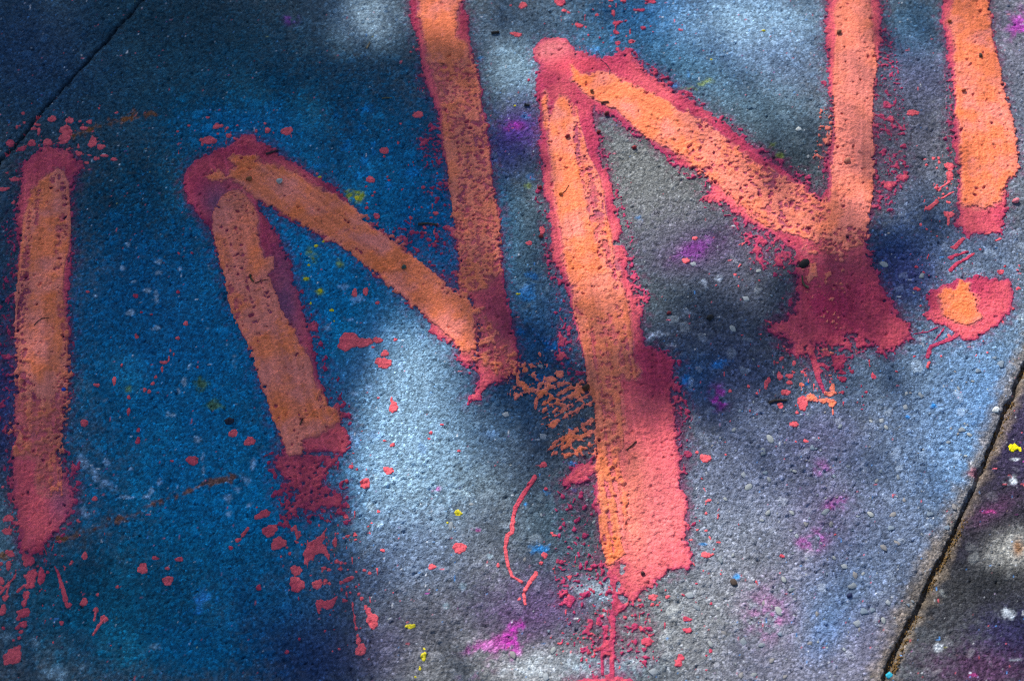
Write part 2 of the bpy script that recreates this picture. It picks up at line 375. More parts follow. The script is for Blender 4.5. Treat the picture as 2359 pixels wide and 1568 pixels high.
def paint_like(name, rough, bump, bscale, spec, speck, grit, gspeck, grain):
    m, nt, b = new_mat(name)
    at = nt.nodes.new('ShaderNodeAttribute'); at.attribute_name = 'Col'
    tc = nt.nodes.new('ShaderNodeTexCoord')
    n = nt.nodes.new('ShaderNodeTexNoise'); n.inputs['Scale'].default_value = bscale; n.inputs['Detail'].default_value = 3
    nt.links.new(tc.outputs['Object'], n.inputs['Vector'])
    mr = nt.nodes.new('ShaderNodeMapRange')
    mr.inputs['From Min'].default_value = 0.3; mr.inputs['From Max'].default_value = 0.7
    mr.inputs['To Min'].default_value = 1 - speck; mr.inputs['To Max'].default_value = 1 + speck
    nt.links.new(n.outputs['Fac'], mr.inputs['Value'])
    mx = nt.nodes.new('ShaderNodeVectorMath'); mx.operation = 'SCALE'
    nt.links.new(at.outputs['Color'], mx.inputs[0]); nt.links.new(mr.outputs['Result'], mx.inputs['Scale'])
    nt.links.new(mx.outputs['Vector'], b.inputs['Base Color'])
    vo = nt.nodes.new('ShaderNodeTexVoronoi'); vo.inputs['Scale'].default_value = grit
    nt.links.new(tc.outputs['Object'], vo.inputs['Vector'])
    sp = nt.nodes.new('ShaderNodeSeparateColor'); nt.links.new(vo.outputs['Color'], sp.inputs[0])
    gm = nt.nodes.new('ShaderNodeMapRange'); gm.inputs['To Min'].default_value = 1 - gspeck; gm.inputs['To Max'].default_value = 1 + gspeck
    nt.links.new(sp.outputs[0], gm.inputs['Value'])
    gr = nt.nodes.new('ShaderNodeValToRGB'); gr.color_ramp.interpolation = 'CONSTANT'
    e = gr.color_ramp.elements; e[0].color = (1 - grain * .5,) * 3 + (1,); e[1].position = 0.09; e[1].color = (1, 1, 1, 1)
    k = e.new(0.955); k.color = (1 + grain,) * 3 + (1,)
    nt.links.new(sp.outputs[2], gr.inputs['Fac'])
    gx2 = nt.nodes.new('ShaderNodeVectorMath'); gx2.operation = 'MULTIPLY'
    nt.links.new(mx.outputs['Vector'], gx2.inputs[0]); nt.links.new(gr.outputs['Color'], gx2.inputs[1])
    m2 = nt.nodes.new('ShaderNodeVectorMath'); m2.operation = 'SCALE'
    nt.links.new(gx2.outputs['Vector'], m2.inputs[0]); nt.links.new(gm.outputs['Result'], m2.inputs['Scale'])
    nt.links.new(m2.outputs['Vector'], b.inputs['Base Color'])
    hs = nt.nodes.new('ShaderNodeMath'); hs.operation = 'MULTIPLY_ADD'; hs.inputs[1].default_value = -0.9
    nt.links.new(vo.outputs['Distance'], hs.inputs[0]); nt.links.new(n.outputs['Fac'], hs.inputs[2])
    h2 = nt.nodes.new('ShaderNodeMath'); h2.operation = 'MULTIPLY_ADD'; h2.inputs[1].default_value = 0.5
    nt.links.new(sp.outputs[1], h2.inputs[0]); nt.links.new(hs.outputs[0], h2.inputs[2])
    bp = nt.nodes.new('ShaderNodeBump'); bp.inputs['Strength'].default_value = bump; bp.inputs['Distance'].default_value = 0.0011
    nt.links.new(h2.outputs[0], bp.inputs['Height']); nt.links.new(bp.outputs['Normal'], b.inputs['Normal'])
    b.inputs['Roughness'].default_value = rough
    b.inputs['Specular IOR Level'].default_value = spec
    return m


M_SLAB = paint_like('sprayed_asphalt', 0.75, 1.0, 900.0, 0.12, 0.28, 430.0, 0.22, 0.6)
M_COAT = paint_like('acrylic_paint', 0.65, 0.7, 800.0, 0.10, 0.12, 380.0, 0.09, 0.15)


def flat_mat(name, col, rough=0.8, scale=120, amt=0.35, spec=0.3):
    m, nt, b = new_mat(name)
    tc = nt.nodes.new('ShaderNodeTexCoord')
    n = nt.nodes.new('ShaderNodeTexNoise'); n.inputs['Scale'].default_value = scale; n.inputs['Detail'].default_value = 4
    nt.links.new(tc.outputs['Object'], n.inputs['Vector'])
    r = nt.nodes.new('ShaderNodeValToRGB')
    r.color_ramp.elements[0].position = 0.3; r.color_ramp.elements[1].position = 0.7
    r.color_ramp.elements[0].color = tuple(v * (1 - amt) for v in col) + (1,)
    r.color_ramp.elements[1].color = tuple(min(1, v * (1 + amt)) for v in col) + (1,)
    nt.links.new(n.outputs['Fac'], r.inputs['Fac']); nt.links.new(r.outputs['Color'], b.inputs['Base Color'])
    bp = nt.nodes.new('ShaderNodeBump'); bp.inputs['Strength'].default_value = 0.4; bp.inputs['Distance'].default_value = 0.001
    nt.links.new(n.outputs['Fac'], bp.inputs['Height']); nt.links.new(bp.outputs['Normal'], b.inputs['Normal'])
    b.inputs['Roughness'].default_value = rough; b.inputs['Specular IOR Level'].default_value = spec
    return m


def mesh_obj(name, V, F, mat, parent=None, cols=None, smooth=True):
    me = bpy.data.meshes.new(name)
    V = np.ascontiguousarray(V, np.float32); F = np.ascontiguousarray(F, np.int32)
    nv, nf, k = len(V), len(F), F.shape[1]
    me.vertices.add(nv); me.vertices.foreach_set('co', V.ravel())
    me.loops.add(nf * k); me.loops.foreach_set('vertex_index', F.ravel())
    me.polygons.add(nf)
    me.polygons.foreach_set('loop_start', np.arange(0, nf * k, k, dtype=np.int32))
    me.polygons.foreach_set('loop_total', np.full(nf, k, np.int32))
    me.polygons.foreach_set('use_smooth', np.full(nf, smooth, bool))
    me.update(calc_edges=True)
    if cols is not None:
        a = me.color_attributes.new('Col', 'FLOAT_COLOR', 'POINT')
        c4 = np.ones((nv, 4), np.float32); c4[:, :3] = cols
        a.data.foreach_set('color', c4.ravel())
    me.materials.append(mat)
    o = bpy.data.objects.new(name, me); COL.objects.link(o)
    if parent is not None:
        o.parent = parent
    return o


def tag(o, label=None, cat=None, group=None, kind=None):
    if label: o['label'] = label
    if cat: o['category'] = cat
    if group: o['group'] = group
    if kind: o['kind'] = kind
    return o


def empty(name, loc=(0, 0, 0)):
    o = bpy.data.objects.new(name, None); o.empty_display_size = 0.05; o.location = loc
    COL.objects.link(o)
    return o


# ------------------------------------------------------------------ the pavement: a bed and three slabs
fx, fy = G(np.array([0, VW, 0, VW]), np.array([0, 0, VH, VH]))
MARG = 0.08
X0, X1 = fx.min() - MARG, fx.max() + MARG
Y0, Y1 = fy.min() - MARG, fy.max() + MARG
CELL = 0.00146
NX = int((X1 - X0) / CELL); NY = int((Y1 - Y0) / CELL)
gx = np.linspace(X0, X1, NX); gy = np.linspace(Y0, Y1, NY)
CX, CY = gx[1] - gx[0], gy[1] - gy[0]
XX, YY = np.meshgrid(gx, gy)
hb, hd, SID, BIG = height(XX, YY)
HH = hb + hd
HN = (hd - hd.mean()) / hd.std()
ZZ = HH + groove(XX, YY)
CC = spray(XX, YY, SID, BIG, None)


def bil(A, x, y):
    u = np.clip((x - X0) / CX, 0, NX - 1.001); v = np.clip((y - Y0) / CY, 0, NY - 1.001)
    i = u.astype(int); j = v.astype(int); fu = u - i; fv = v - j
    return (A[j, i] * (1 - fu) + A[j, i + 1] * fu) * (1 - fv) + (A[j + 1, i] * (1 - fu) + A[j + 1, i + 1] * fu) * fv


pavement = mesh_obj('pavement', [(-6, -5, -.03), (6, -5, -.03), (6, 7, -.03), (-6, 7, -.03)], [(0, 1, 2, 3)], flat_mat('joint_dirt', (.045, .035, .028), 0.95))
tag(pavement, kind='structure')

ground = mesh_obj('ground', [(-600, -600, -.06), (600, -600, -.06), (600, 600, -.06), (-600, 600, -.06)], [(0, 1, 2, 3)], flat_mat('asphalt_ground', (.06, .06, .06), 0.9, 60))
tag(ground, kind='structure')

# ------------------------------------------------------------------ brushed letters and spatter
PC = 0.00098
PNX = int((X1 - X0) / PC); PNY = int((Y1 - Y0) / PC)
pgx = np.linspace(X0, X1, PNX); pgy = np.linspace(Y0, Y1, PNY)
PCX, PCY = pgx[1] - pgx[0], pgy[1] - pgy[0]
PX, PY = np.meshgrid(pgx, pgy)
PH = bil(ZZ, PX, PY)
PHN = bil(HN, PX, PY)
PHB = bil(hb, PX, PY)
W_N = fbm(PX, PY, 0.0055, 101, 3) - 0.5       # ragged edge
W_L = fbm(PX, PY, 0.035, 105, 3) - 0.5        # wandering edge


def sdf(pl, x, y):
    """signed distance, positive inside"""
    inside = np.zeros(x.shape, bool)
    d = np.full(x.shape, 1e9)
    n = len(pl)
    for i in range(n):
        ax, ay = pl[i]; bx, by = pl[(i + 1) % n]
        vx, vy = bx - ax, by - ay
        t = np.clip(((x - ax) * vx + (y - ay) * vy) / (vx * vx + vy * vy + 1e-12), 0, 1)
        d = np.minimum(d, (x - ax - t * vx) ** 2 + (y - ay - t * vy) ** 2)
        cond = ((ay > y) != (by > y)) & (x < (bx - ax) * (y - ay) / (by - ay + 1e-15) + ax)
        inside ^= cond
    d = np.sqrt(d)
    return np.where(inside, d, -d)


AXES = {}


class Layer:
    def __init__(self):
        self.c = np.full(PX.shape, -9.0, np.float32)
        self.own = np.full(PX.shape, -1, np.int32)

    def box(self, x0, x1, y0, y1, pad):
        i0 = max(0, int((x0 - pad - X0) / PCX)); i1 = min(PNX, int((x1 + pad - X0) / PCX) + 2)
        j0 = max(0, int((y0 - pad - Y0) / PCY)); j1 = min(PNY, int((y1 + pad - Y0) / PCY) + 2)
        if i1 <= i0 or j1 <= j0:
            return None
        return (slice(j0, j1), slice(i0, i1))

    def put(self, s, c, oid):
        up = c > self.c[s]
        self.c[s] = np.where(up, c, self.c[s])
        self.own[s] = np.where(up & (c > -0.9), oid, self.own[s])

    def area(self, pts, oid, w=0.006, cap=1.9, rag=0.55, hk=0.62, axis=None, streak=0.0):
        if axis is not None and oid not in AXES:
            AXES[oid] = axis
            par = OWN[oid][2]
            if par is not None:
                AXES.setdefault(par, axis)
        g = gpoly(pts)
        s = self.box(g[:, 0].min(), g[:, 0].max(), g[:, 1].min(), g[:, 1].max(), 0.02)
        if s is None:
            return
        d = sdf(g, PX[s], PY[s])
        d = d + 0.006 * W_L[s]
        c = np.minimum(d / w, cap) + rag * 2 * W_N[s] + hk * np.clip(PHN[s], -2.1, 1.6)
        if axis is not None and streak:
            ux, uy = axis
            a = PX[s] * ux + PY[s] * uy; b = -PX[s] * uy + PY[s] * ux
            c = c + streak * (fbm(a / 18, b, 0.0042, 131 + oid, 2) - 0.5) * 2
        c = np.where(d < -0.012, -9, c)
        self.put(s, c.astype(np.float32), oid)

    def blob(self, px, py, rx, ry, oid, tilt=0.0, rag=1.0):
        x, y = G(px, py)
        k = 1.0 / FPX * (CAM_H / _sp)
        rx = rx * k * 1.0; ry = ry * k * 1.12
        R = max(rx, ry)
        s = self.box(x, x, y, y, R * 1.8 + 0.002)
        if s is None:
            return
        ca, sa = math.cos(tilt), math.sin(tilt)
        dx = PX[s] - x; dy = PY[s] - y
        u = (ca * dx + sa * dy) / rx; v = (-sa * dx + ca * dy) / ry
        an = np.arctan2(v, u)
        h = (oid * 37.1 + px) % 50
        lob = 0.10 * np.sin(an * 2 + h) + 0.09 * np.sin(an * 3 + 2.1 * h) + 0.06 * np.sin(an * 7 + 1.3 * h)
        q = np.hypot(u, v)
        d = (1 + lob * rag - q) * min(rx, ry)
        c = d / 0.0016 + 0.75 * rag * W_N[s] * min(1.0, R / 0.006) + 0.22 * np.clip(PHN[s], -2.2, 1.5)
        self.put(s, np.minimum(c, 1.6).astype(np.float32), oid)

    def line(self, pts, w0, w1, oid):
        g = gpoly(pts)
        k = 1.0 / FPX * (CAM_H / _sp)
        w0 *= k; w1 *= k
        s = self.box(g[:, 0].min(), g[:, 0].max(), g[:, 1].min(), g[:, 1].max(), max(w0, w1) + 0.003)
        if s is None:
            return
        n = len(g) - 1
        c = np.full(PX[s].shape, -9.0)
        for i in range(n):
            (ax, ay), (bx, by) = g[i], g[i + 1]
            vx, vy = bx - ax, by - ay
            t = np.clip(((PX[s] - ax) * vx + (PY[s] - ay) * vy) / (vx * vx + vy * vy + 1e-12), 0, 1)
            d = np.hypot(PX[s] - ax - t * vx, PY[s] - ay - t * vy)
            w = w0 + (w1 - w0) * (i + t) / n
            c = np.maximum(c, (w - d) / 0.0013)
        c = np.minimum(c, 1.5) + 0.9 * W_N[s] + 0.25 * np.clip(PHN[s], -2, 1.5)
        self.put(s, c.astype(np.float32), oid)


CORAL, TOP = Layer(), Layer()
OWN = []     # oid -> (thing, part name, layer colour)


def owner(thing, name, parent_oid=None, colour=None):
    OWN.append([thing, name, parent_oid, colour])
    return len(OWN) - 1


def axis_of(a, b):
    (x0, y0), (x1, y1) = G(*a), G(*b)
    L = math.hypot(x1 - x0, y1 - y0)
    return ((x1 - x0) / L, (y1 - y0) / L)


def thing_at(name, px, py, label, cat, group=None):
    x, y = G(px, py)
    o = empty(name, (float(x), float(y), 0.0))
    return tag(o, label, cat, group)


LETTERS = 'letters brushed across the slab'
tI = thing_at('painted_letter', 100, 1200, 'coral and orange painted letter I, a single upright bar at the left', 'painted letter', LETTERS)
tN1 = thing_at('painted_letter', 700, 1050, 'coral and orange painted letter N next to the single bar, mostly in shade', 'painted letter', LETTERS)
tN2 = thing_at('painted_letter', 1450, 1300, 'coral and orange painted letter N beside the exclamation mark, mostly sunlit', 'painted letter', LETTERS)
tEX = thing_at('painted_exclamation_mark', 2230, 700, 'coral and orange painted exclamation mark with a round dot, rightmost of the writing', 'painted mark', LETTERS)

# --- letter I
o = owner(tI, 'stroke'); ax = axis_of((110, 1200), (110, 400))
CORAL.area(poly('00 330,1020 480,1040 560,1160 500,1225 490,1568 01 490,100 495,280 488,350 480,560 485,1000 480,1200 430,1300 02 415,0 440,150 505,290 480,430 400,560 330,590 300,650 240,690 240,770 190,760 160,740 190,670 110,650 130,560 120,430 95,330 75,180 75,0 01 80,1400 90,1150 100,900 105,650 115,400 130,150 110,0 00 115,1500 150,1330 145,1250 165,1110 240,1060'), o, 0.0055, 1.7, 0.75, 0.7)
CORAL.area(poly('01 55,0 115,0 105,600 95,1400 40,1400 10,700 60,300'), o, 0.006, -0.25, 0.7, 0.75)
CORAL.area(poly('02 430,0 520,80 525,330 430,250'), o, 0.006, -0.05, 0.7, 0.7)
CORAL.area(poly('02 330,420 500,440 430,560 330,640 300,600'), o, 0.006, 0.0, 0.7, 0.7)
p = owner(tI, 'top_coat', o)
TOP.area(poly('00 400,1175 430,1190 470,1260 475,1400 485,1568 01 487,0 470,170 440,280 432,420 445,520 455,650 478,800 485,900 488,1000 480,1150 450,1200 430,1300 300,1320 180,1320 90,1250 95,1050 100,800 105,600 120,400 150,200 165,0 00 165,1568 175,1480 230,1330 310,1230'), p, 0.0035, 0.2, 0.5, 0.45, ax, 0.7)
TOP.line(poly('00 400,1185 310,1240 235,1340 185,1490 170,1568 01 165,60 150,220 125,400 112,600 108,760'), 16 * TS, 9 * TS, p)
TOP.line(poly('00 420,1190 465,1270 472,1400 480,1568 01 482,40 462,180 436,290 428,430'), 16 * TS, 10 * TS, p)
TOP.area(poly('01 100,1200 480,1200 430,1350 420,1568 250,1568 110,1568 85,1400'), p, 0.008, -0.05, 0.6, 0.6, ax, 0.5)
TOP.area(poly('02 280,0 410,0 430,180 430,270 330,280 290,150'), p, 0.006, -0.3, 0.5, 0.3, ax, 1.1)
TOP.area(poly('00 290,1330 370,1260 420,1260 440,1400 430,1568 01 410,0 400,300 410,600 450,760 440,900 400,1180 250,1200 190,1000 180,700 205,300 230,0 00 250,1568'), p, 0.0045, 1.2, 0.5, 0.45, ax, 0.3)

# --- letter N in the middle
o = owner(tN1, 'stroke'); ax = axis_of((700, 1040), (540, 420))
CORAL.area(poly('00 1265,1240 1290,1165 1370,1100 1480,1050 1560,1015 1640,975 1660,925 1768,930 10 10,975 60,1005 110,1060 40,1250 20,1400 00 1768,1420 1600,1390 1460,1568 1440,1500 1390,1430 1310,1400 1275,1300'), o, 0.003, 1.9, 0.4, 0.5)
CORAL.area(poly('00 1300,1380 1600,1300 1768,1420 11 110,0 170,120 250,290 290,430 330,590 380,740 400,900 430,1000 480,1130 520,1240 570,1340 630,1400 645,1500 600,1568 240,1568 190,1470 150,1380 100,1280 50,1150 0,1030 01 1740,900 1690,770 1620,640 1575,520 1545,350 1500,200 1450,20'), o, 0.004, 1.9, 0.45)
CORAL.area(poly('11 290,400 370,560 460,900 560,1100 640,1300 620,1400 520,1240 430,1000 380,740'), o, 0.006, -0.25, 0.7, 0.7)
CORAL.area(poly('12 110,0 600,0 560,80 500,130 470,200 540,270 610,280 625,400 600,470 560,400 480,360 440,420 370,410 290,400 250,480 180,430 190,380 270,330 280,260 130,280 170,240 250,200 200,150 130,90'), o, 0.008, 0.75, 0.9, 0.75)
CORAL.area(poly('12 100,0 610,0 620,420 440,470 200,470 120,260'), o, 0.006, -0.35, 0.7, 0.7)
p = owner(tN1, 'top_coat', o)
TOP.area(poly('00 1470,1568 1490,1420 1560,1330 1650,1300 1720,1400 1768,1480 11 30,100 60,320 130,440 180,560 240,680 300,800 350,870 390,970 420,1070 480,1180 560,1300 570,1345 420,1450 330,1470 330,1568 240,1568 200,1460 150,1380 100,1280 50,1150 0,1030 01 1740,900 1690,770 1620,640 1575,520 1545,350 1500,200 1460,20'), p, 0.003, 0.6, 0.5, 0.42, ax, 0.6)
TOP.area(poly('01 1640,20 1740,0 1768,40 11 60,220 130,195 125,290 60,340 0,360 01 1768,350 1700,200'), p, 0.003, 1.5, 0.4, 0.3)
TOP.area(poly('11 0,500 60,560 110,720 180,800 270,1000 330,1200 320,1350 240,1500 190,1440 110,1250 10,1000'), p, 0.006, 1.3, 0.5, 0.4, ax, 0.3)

o2 = owner(tN1, 'stroke'); ax = axis_of((560, 390), (1130, 800))
CORAL.area(poly('10 0,970 60,1000 230,1105 330,1150 480,1250 560,1310 620,1370 680,1430 760,1520 11 840,0 930,70 1040,140 1130,220 1220,300 1300,380 1420,440 1560,640 1520,900 1480,1000 1450,970 1400,920 1420,850 1350,800 1270,770 1190,730 1200,690 1130,600 1060,560 980,470 900,390 800,300 690,220 580,130 480,90 360,0 10 300,1560 200,1500 100,1440 0,1390 00 1640,1330 1500,1230 1600,1080'), o2, 0.005, 1.9, 0.7)
p2 = owner(tN1, 'top_coat', o2)
TOP.area(poly('00 1425,1245 1440,1205 1530,1175 1560,1225 1650,1120 1768,1115 10 0,1095 100,1140 220,1180 300,1200 400,1290 500,1330 600,1390 700,1450 790,1540 11 800,0 930,80 1100,200 1200,290 1300,390 1450,490 1510,560 1520,800 1480,870 1430,850 1330,760 1200,640 1090,560 1010,500 930,430 850,330 720,240 600,140 400,20 10 330,1568 220,1500 100,1430 0,1370 00 1700,1300 1600,1240 1500,1260'), p2, 0.0045, 1.25, 0.75, 0.55, ax, 0.45)
TOP.area(poly('00 1560,1100 1600,1070 1700,1075 1768,1090 1768,1120 1620,1130'), p2, 0.003, 0.6, 0.5, 0.4)
TOP.area(poly('11 1430,480 1600,640 1768,860 1768,1020 1560,950 1500,900'), p2, 0.006, -0.15, 0.8, 0.75)

o3 = owner(tN1, 'stroke'); ax = axis_of((1130, 700), (1010, 0))
CORAL.area(poly('10 1035,-180 1045,0 1080,130 1110,300 1140,450 1170,600 1220,720 1250,850 1280,980 1310,1130 1340,1300 1350,1450 1370,1568 11 1390,200 1400,420 1480,500 1540,700 1520,900 1500,990 1550,1020 1490,1080 1520,1100 1465,1180 1470,1215 1550,1180 1600,1100 1700,1060 1768,1000 21 20,1000 50,850 0,700 11 1768,620 1740,550 1715,400 1705,200 1690,0 10 1690,1568 1680,1450 1650,1300 1630,1150 1615,1000 1605,850 1580,750 1560,620 1530,480 1490,330 1475,200 1450,100 1430,0 1425,-180'), o3, 0.004, 1.9, 0.6)
CORAL.area(poly('10 1140,450 1130,650 1160,800 1150,1000 1180,1200 1150,1340 1300,1400 1350,1450 1310,1000 1240,720'), o3, 0.006, -0.3, 0.8, 0.75)
CORAL.area(poly('11 880,40 1040,0 1400,0 1400,400 1300,400 1100,200'), o3, 0.006, -0.45, 0.8, 0.75)
p3 = owner(tN1, 'top_coat', o3)
TOP.area(poly('10 1105,-180 1110,0 1140,150 1170,300 1200,450 1330,440 1470,400 1470,300 1380,250 1390,100 1425,0 1420,-180'), p3, 0.004, 1.2, 0.6, 0.45, ax, 0.3)
TOP.area(poly('10 1200,430 1240,600 1270,750 1290,900 1310,1050 1330,1200 1350,1400 1370,1568 11 1390,0 1400,200 1410,400 1500,450 1600,420 1690,300 1690,0 10 1670,1500 1640,1300 1610,1100 1590,900 1530,550 1500,380'), p3, 0.003, 0.36, 0.75, 0.7, ax, 0.3)
TOP.area(poly('10 1270,760 1320,760 1340,950 1390,1050 1400,1250 1385,1500 1350,1500 1320,1150'), p3, 0.003, 0.9, 0.6, 0.4, ax, 0.3)

# --- letter N on the right
o = owner(tN2, 'stroke'); ax = axis_of((1450, 1300), (1290, 250))
CORAL.area(poly('20 155,400 150,330 200,270 300,250 390,270 440,340 440,400 600,600 570,760 560,770 570,850 600,950 600,1050 650,1160 690,1280 710,1400 740,1500 760,1568 21 780,20 710,120 790,200 800,330 860,500 890,650 930,810 1050,850 1120,920 1120,1100 1090,1150 1120,1250 1130,1400 1130,1500 22 1160,0 1170,200 1220,350 1190,480 1200,600 1250,700 1210,780 1070,830 980,910 900,960 830,1030 760,980 740,880 790,760 740,770 750,860 720,930 740,1000 780,1070 730,1110 700,1200 660,1160 650,1130 690,1050 690,920 670,850 650,720 590,600 600,450 540,370 580,200 580,0 21 580,1400 570,1200 510,1090 500,1000 480,850 440,700 400,560 340,380 300,250 265,150 270,50 20 270,1568 240,1420 215,1300 205,1150 180,1020 190,900 190,780 165,680 165,560 190,480'), o, 0.004, 1.9, 0.6)
CORAL.area(poly('20 180,1000 210,1000 240,1400 290,1568 21 330,200 400,500 470,800 500,1080 440,1080 330,900 320,600 260,280 20 200,1400'), o, 0.006, -0.3, 0.8, 0.75)
CORAL.area(poly('20 570,860 640,1050 700,1200 760,1400 21 830,150 840,330 940,470 900,640 860,480 760,200 20 700,1500 600,1100'), o, 0.006, -0.2, 0.8, 0.75)
CORAL.area(poly('21 1050,850 1140,930 1190,1250 1190,1500 22 1230,200 1240,500 1180,500 1150,100 21 1110,1400 1100,1000'), o, 0.006, -0.5, 0.8, 0.75)
CORAL.area(poly('22 340,180 430,90 560,20 575,130 470,200 400,250 345,270'), o, 0.004, 1.0, 0.7, 0.6)
CORAL.area(poly('22 360,280 560,200 620,480 670,800 660,1400 380,1400 350,900 370,560'), o, 0.008, -0.55, 0.9, 0.85)
CORAL.area(poly('22 730,1050 860,1010 980,1250 960,1400 760,1500 700,1250'), o, 0.008, -0.75, 0.9, 0.85)
CORAL.line(poly('22 690,1120 700,1200 690,1320 692,1520'), 16 * TS, 17 * TS, o)
CORAL.line(poly('22 655,1190 640,1280 622,1400 625,1520'), 12 * TS, 12 * TS, o)
CORAL.area(poly('22 360,1590 430,1550 540,1530 640,1535 700,1520 830,1560 870,1620 880,1760 340,1760'), o, 0.005, 1.7, 0.7)
p = owner(tN2, 'top_coat', o)
TOP.area(poly('20 430,760 480,950 510,1050 560,1150 600,1220 630,1340 650,1568 21 680,0 700,150 735,280 740,380 600,420 560,200 540,0 20 500,1300 440,1000'), p, 0.003, 0.0, 0.5, 0.42, ax, 0.6)
TOP.line(poly('20 440,740 460,850 495,960 515,1060 560,1150 600,1225 628,1340 645,1480 21 675,20 695,150'), 7 * TS, 8 * TS, p)
TOP.area(poly('20 330,660 390,665 415,740 430,850 440,950 450,1050 480,1250 530,1450 555,1568 21 580,0 610,200 700,330 600,420 385,420 360,150 335,0 20 320,1568 290,1400 280,1250 260,1080 245,950 265,820 290,700'), p, 0.0035, 1.15, 0.55, 0.42, ax, 0.45)
TOP.area(poly('20 200,680 230,625 250,690 262,800 245,930 215,850'), p, 0.003, 1.0, 0.5, 0.4)
TOP.area(poly('21 385,400 740,370 800,550 830,700 840,850 880,1000 880,1040 760,1060 600,1100 520,1090 510,1000 490,850 460,700 410,570'), p, 0.003, 0.40, 0.40, 0.42, ax, 0.9)
TOP.area(poly('21 520,1070 760,1050 765,1180 780,1380 740,1568 22 740,0 740,100 800,250 790,400 790,690 660,770 620,650 600,500 600,250 580,0 21 590,1568 580,1350 570,1200'), p, 0.003, 0.30, 0.35, 0.38, ax, 1.1)
TOP.area(poly('21 410,260 690,300 720,560 640,640 480,640 430,420'), p, 0.006, 1.1, 0.5, 0.4, ax, 0.4)
SMEAR = axis_of((1250, 1000), (1370, 930))
TOP.area(poly('21 20,1110 150,1070 300,1080 400,1100 510,1080 570,1200 400,1290 250,1380 180,1290 240,1160 30,1140'), p, 0.006, 0.02, 0.5, 0.6, SMEAR, 1.1)
TOP.area(poly('21 270,1568 280,1500 400,1400 560,1320 590,1568'), p, 0.006, 0.05, 0.5, 0.6, SMEAR, 1.1)
TOP.area(poly('21 -40,1000 60,950 180,880 230,960 120,1100 0,1140'), p, 0.006, -0.4, 0.6, 0.6, SMEAR, 0.9)
for a in ((330, 1015, 35, 25), (265, 1050, 45, 20), (200, 1150, 28, 25), (165, 1215, 14, 40), (60, 1080, 30, 25), (90, 985, 25, 18), (390, 1080, 26, 8), (20, 930, 16, 12)):
    TOP.blob(*tp(2, 1, a[0], a[1]), a[2] * TS, a[3] * TS, p)

o2 = owner(tN2, 'stroke'); ax = axis_of((1300, 190), (1900, 560))
CORAL.area(poly('20 430,420 430,350 520,370 620,400 700,390 790,345 850,400 860,470 950,510 1050,570 1150,640 1250,690 1350,770 1500,880 1600,950 1700,1030 1768,1100 30 0,1080 150,1190 250,1270 340,1370 420,1350 440,1568 31 230,200 120,120 21 1740,30 1660,-20 20 1560,1490 1450,1400 1330,1410 1310,1380 1380,1290 1330,1200 1250,1170 1130,1150 1110,1100 1050,1060 950,990 880,930 750,870 650,800 560,760 500,600'), o2, 0.006, 1.8, 0.75, 0.65)
CORAL.area(poly('20 800,350 1150,600 1500,840 1768,1060 30 260,1230 340,1380 20 1700,1120 1300,850 900,560'), o2, 0.006, -0.1, 0.8, 0.75)
CORAL.area(poly('20 750,860 950,960 1150,1080 1350,1220 1600,1568 21 1640,60 1560,0 20 1480,1450 1280,1250 1050,1080'), o2, 0.006, -0.35, 0.9, 0.8)
CORAL.area(poly('21 1580,0 1768,0 31 200,0 200,330 120,350 0,330 21 1740,300'), o2, 0.007, 0.1, 0.9, 0.85)
p2 = owner(tN2, 'top_coat', o2)
TOP.area(poly('20 405,455 430,460 480,540 600,490 700,520 800,590 920,630 1060,690 1150,770 1280,830 1200,1080 1120,1050 1050,1010 920,950 810,840 720,770 620,720 500,640 420,550'), p2, 0.0035, 1.35, 0.65, 0.5, ax, 0.4)
TOP.area(poly('20 1150,760 1300,830 1400,900 1500,980 1600,1080 1700,1150 1768,1200 30 0,1150 100,1230 230,1300 340,1390 470,1400 480,1568 31 330,110 200,60 30 0,1568 20 1700,1530 1600,1430 1520,1360 1420,1270 1300,1190 1200,1100 1120,1050'), p2, 0.004, 0.5, 0.8, 0.7, ax, 0.3)
TOP.area(poly('20 1280,1010 1380,1000 1500,1150 1600,1200 1700,1330 1640,1360 1450,1240 1300,1160'), p2, 0.006, 0.5, 0.9, 0.6)

o3 = owner(tN2, 'stroke'); ax = axis_of((1950, 600), (1960, 0))
CORAL.area(poly('30 408,-180 405,0 400,120 390,200 385,290 410,400 400,500 385,600 440,700 450,900 410,1000 400,1200 410,1300 340,1370 31 150,0 200,300 200,380 190,490 160,580 130,650 0,660 0,740 120,760 180,800 130,860 200,910 250,850 300,800 470,820 510,860 540,800 555,730 590,740 640,850 690,790 740,830 780,920 830,860 900,810 1000,770 985,660 890,600 875,510 805,430 775,370 720,250 690,130 700,0 30 720,1400 740,1200 740,900 750,700 760,480 780,300 800,100 780,0 775,-180'), o3, 0.0065, 1.8, 0.95, 0.7)
CORAL.area(poly('30 790,-180 850,250 900,500 920,700 945,1000 940,1250 860,1440 720,1440 740,700 770,400'), o3, 0.006, -0.18, 0.8, 0.75)
CORAL.area(poly('31 100,740 560,740 560,860 500,1000 300,980 130,880'), o3, 0.008, -0.45, 0.9, 0.8)
CORAL.line(poly('31 285,840 310,900 325,960 345,1040 375,1110 385,1140'), 26 * TS, 12 * TS, o3)
CORAL.line(poly('31 325,950 380,950 415,985'), 18 * TS, 12 * TS, o3)
CORAL.area(poly('31 440,900 530,880 540,910 500,990 450,980'), o3, 0.003, 1.3)
p3 = owner(tN2, 'top_coat', o3)
TOP.area(poly('30 480,-180 480,0 450,100 470,250 450,450 445,650 460,850 460,1000 445,1200 440,1350 410,1568 690,1568 720,1400 730,1200 735,1000 735,800 730,600 760,470 740,350 730,200 710,0 705,-180'), p3, 0.003, 0.95, 0.55, 0.5, ax, 0.55)
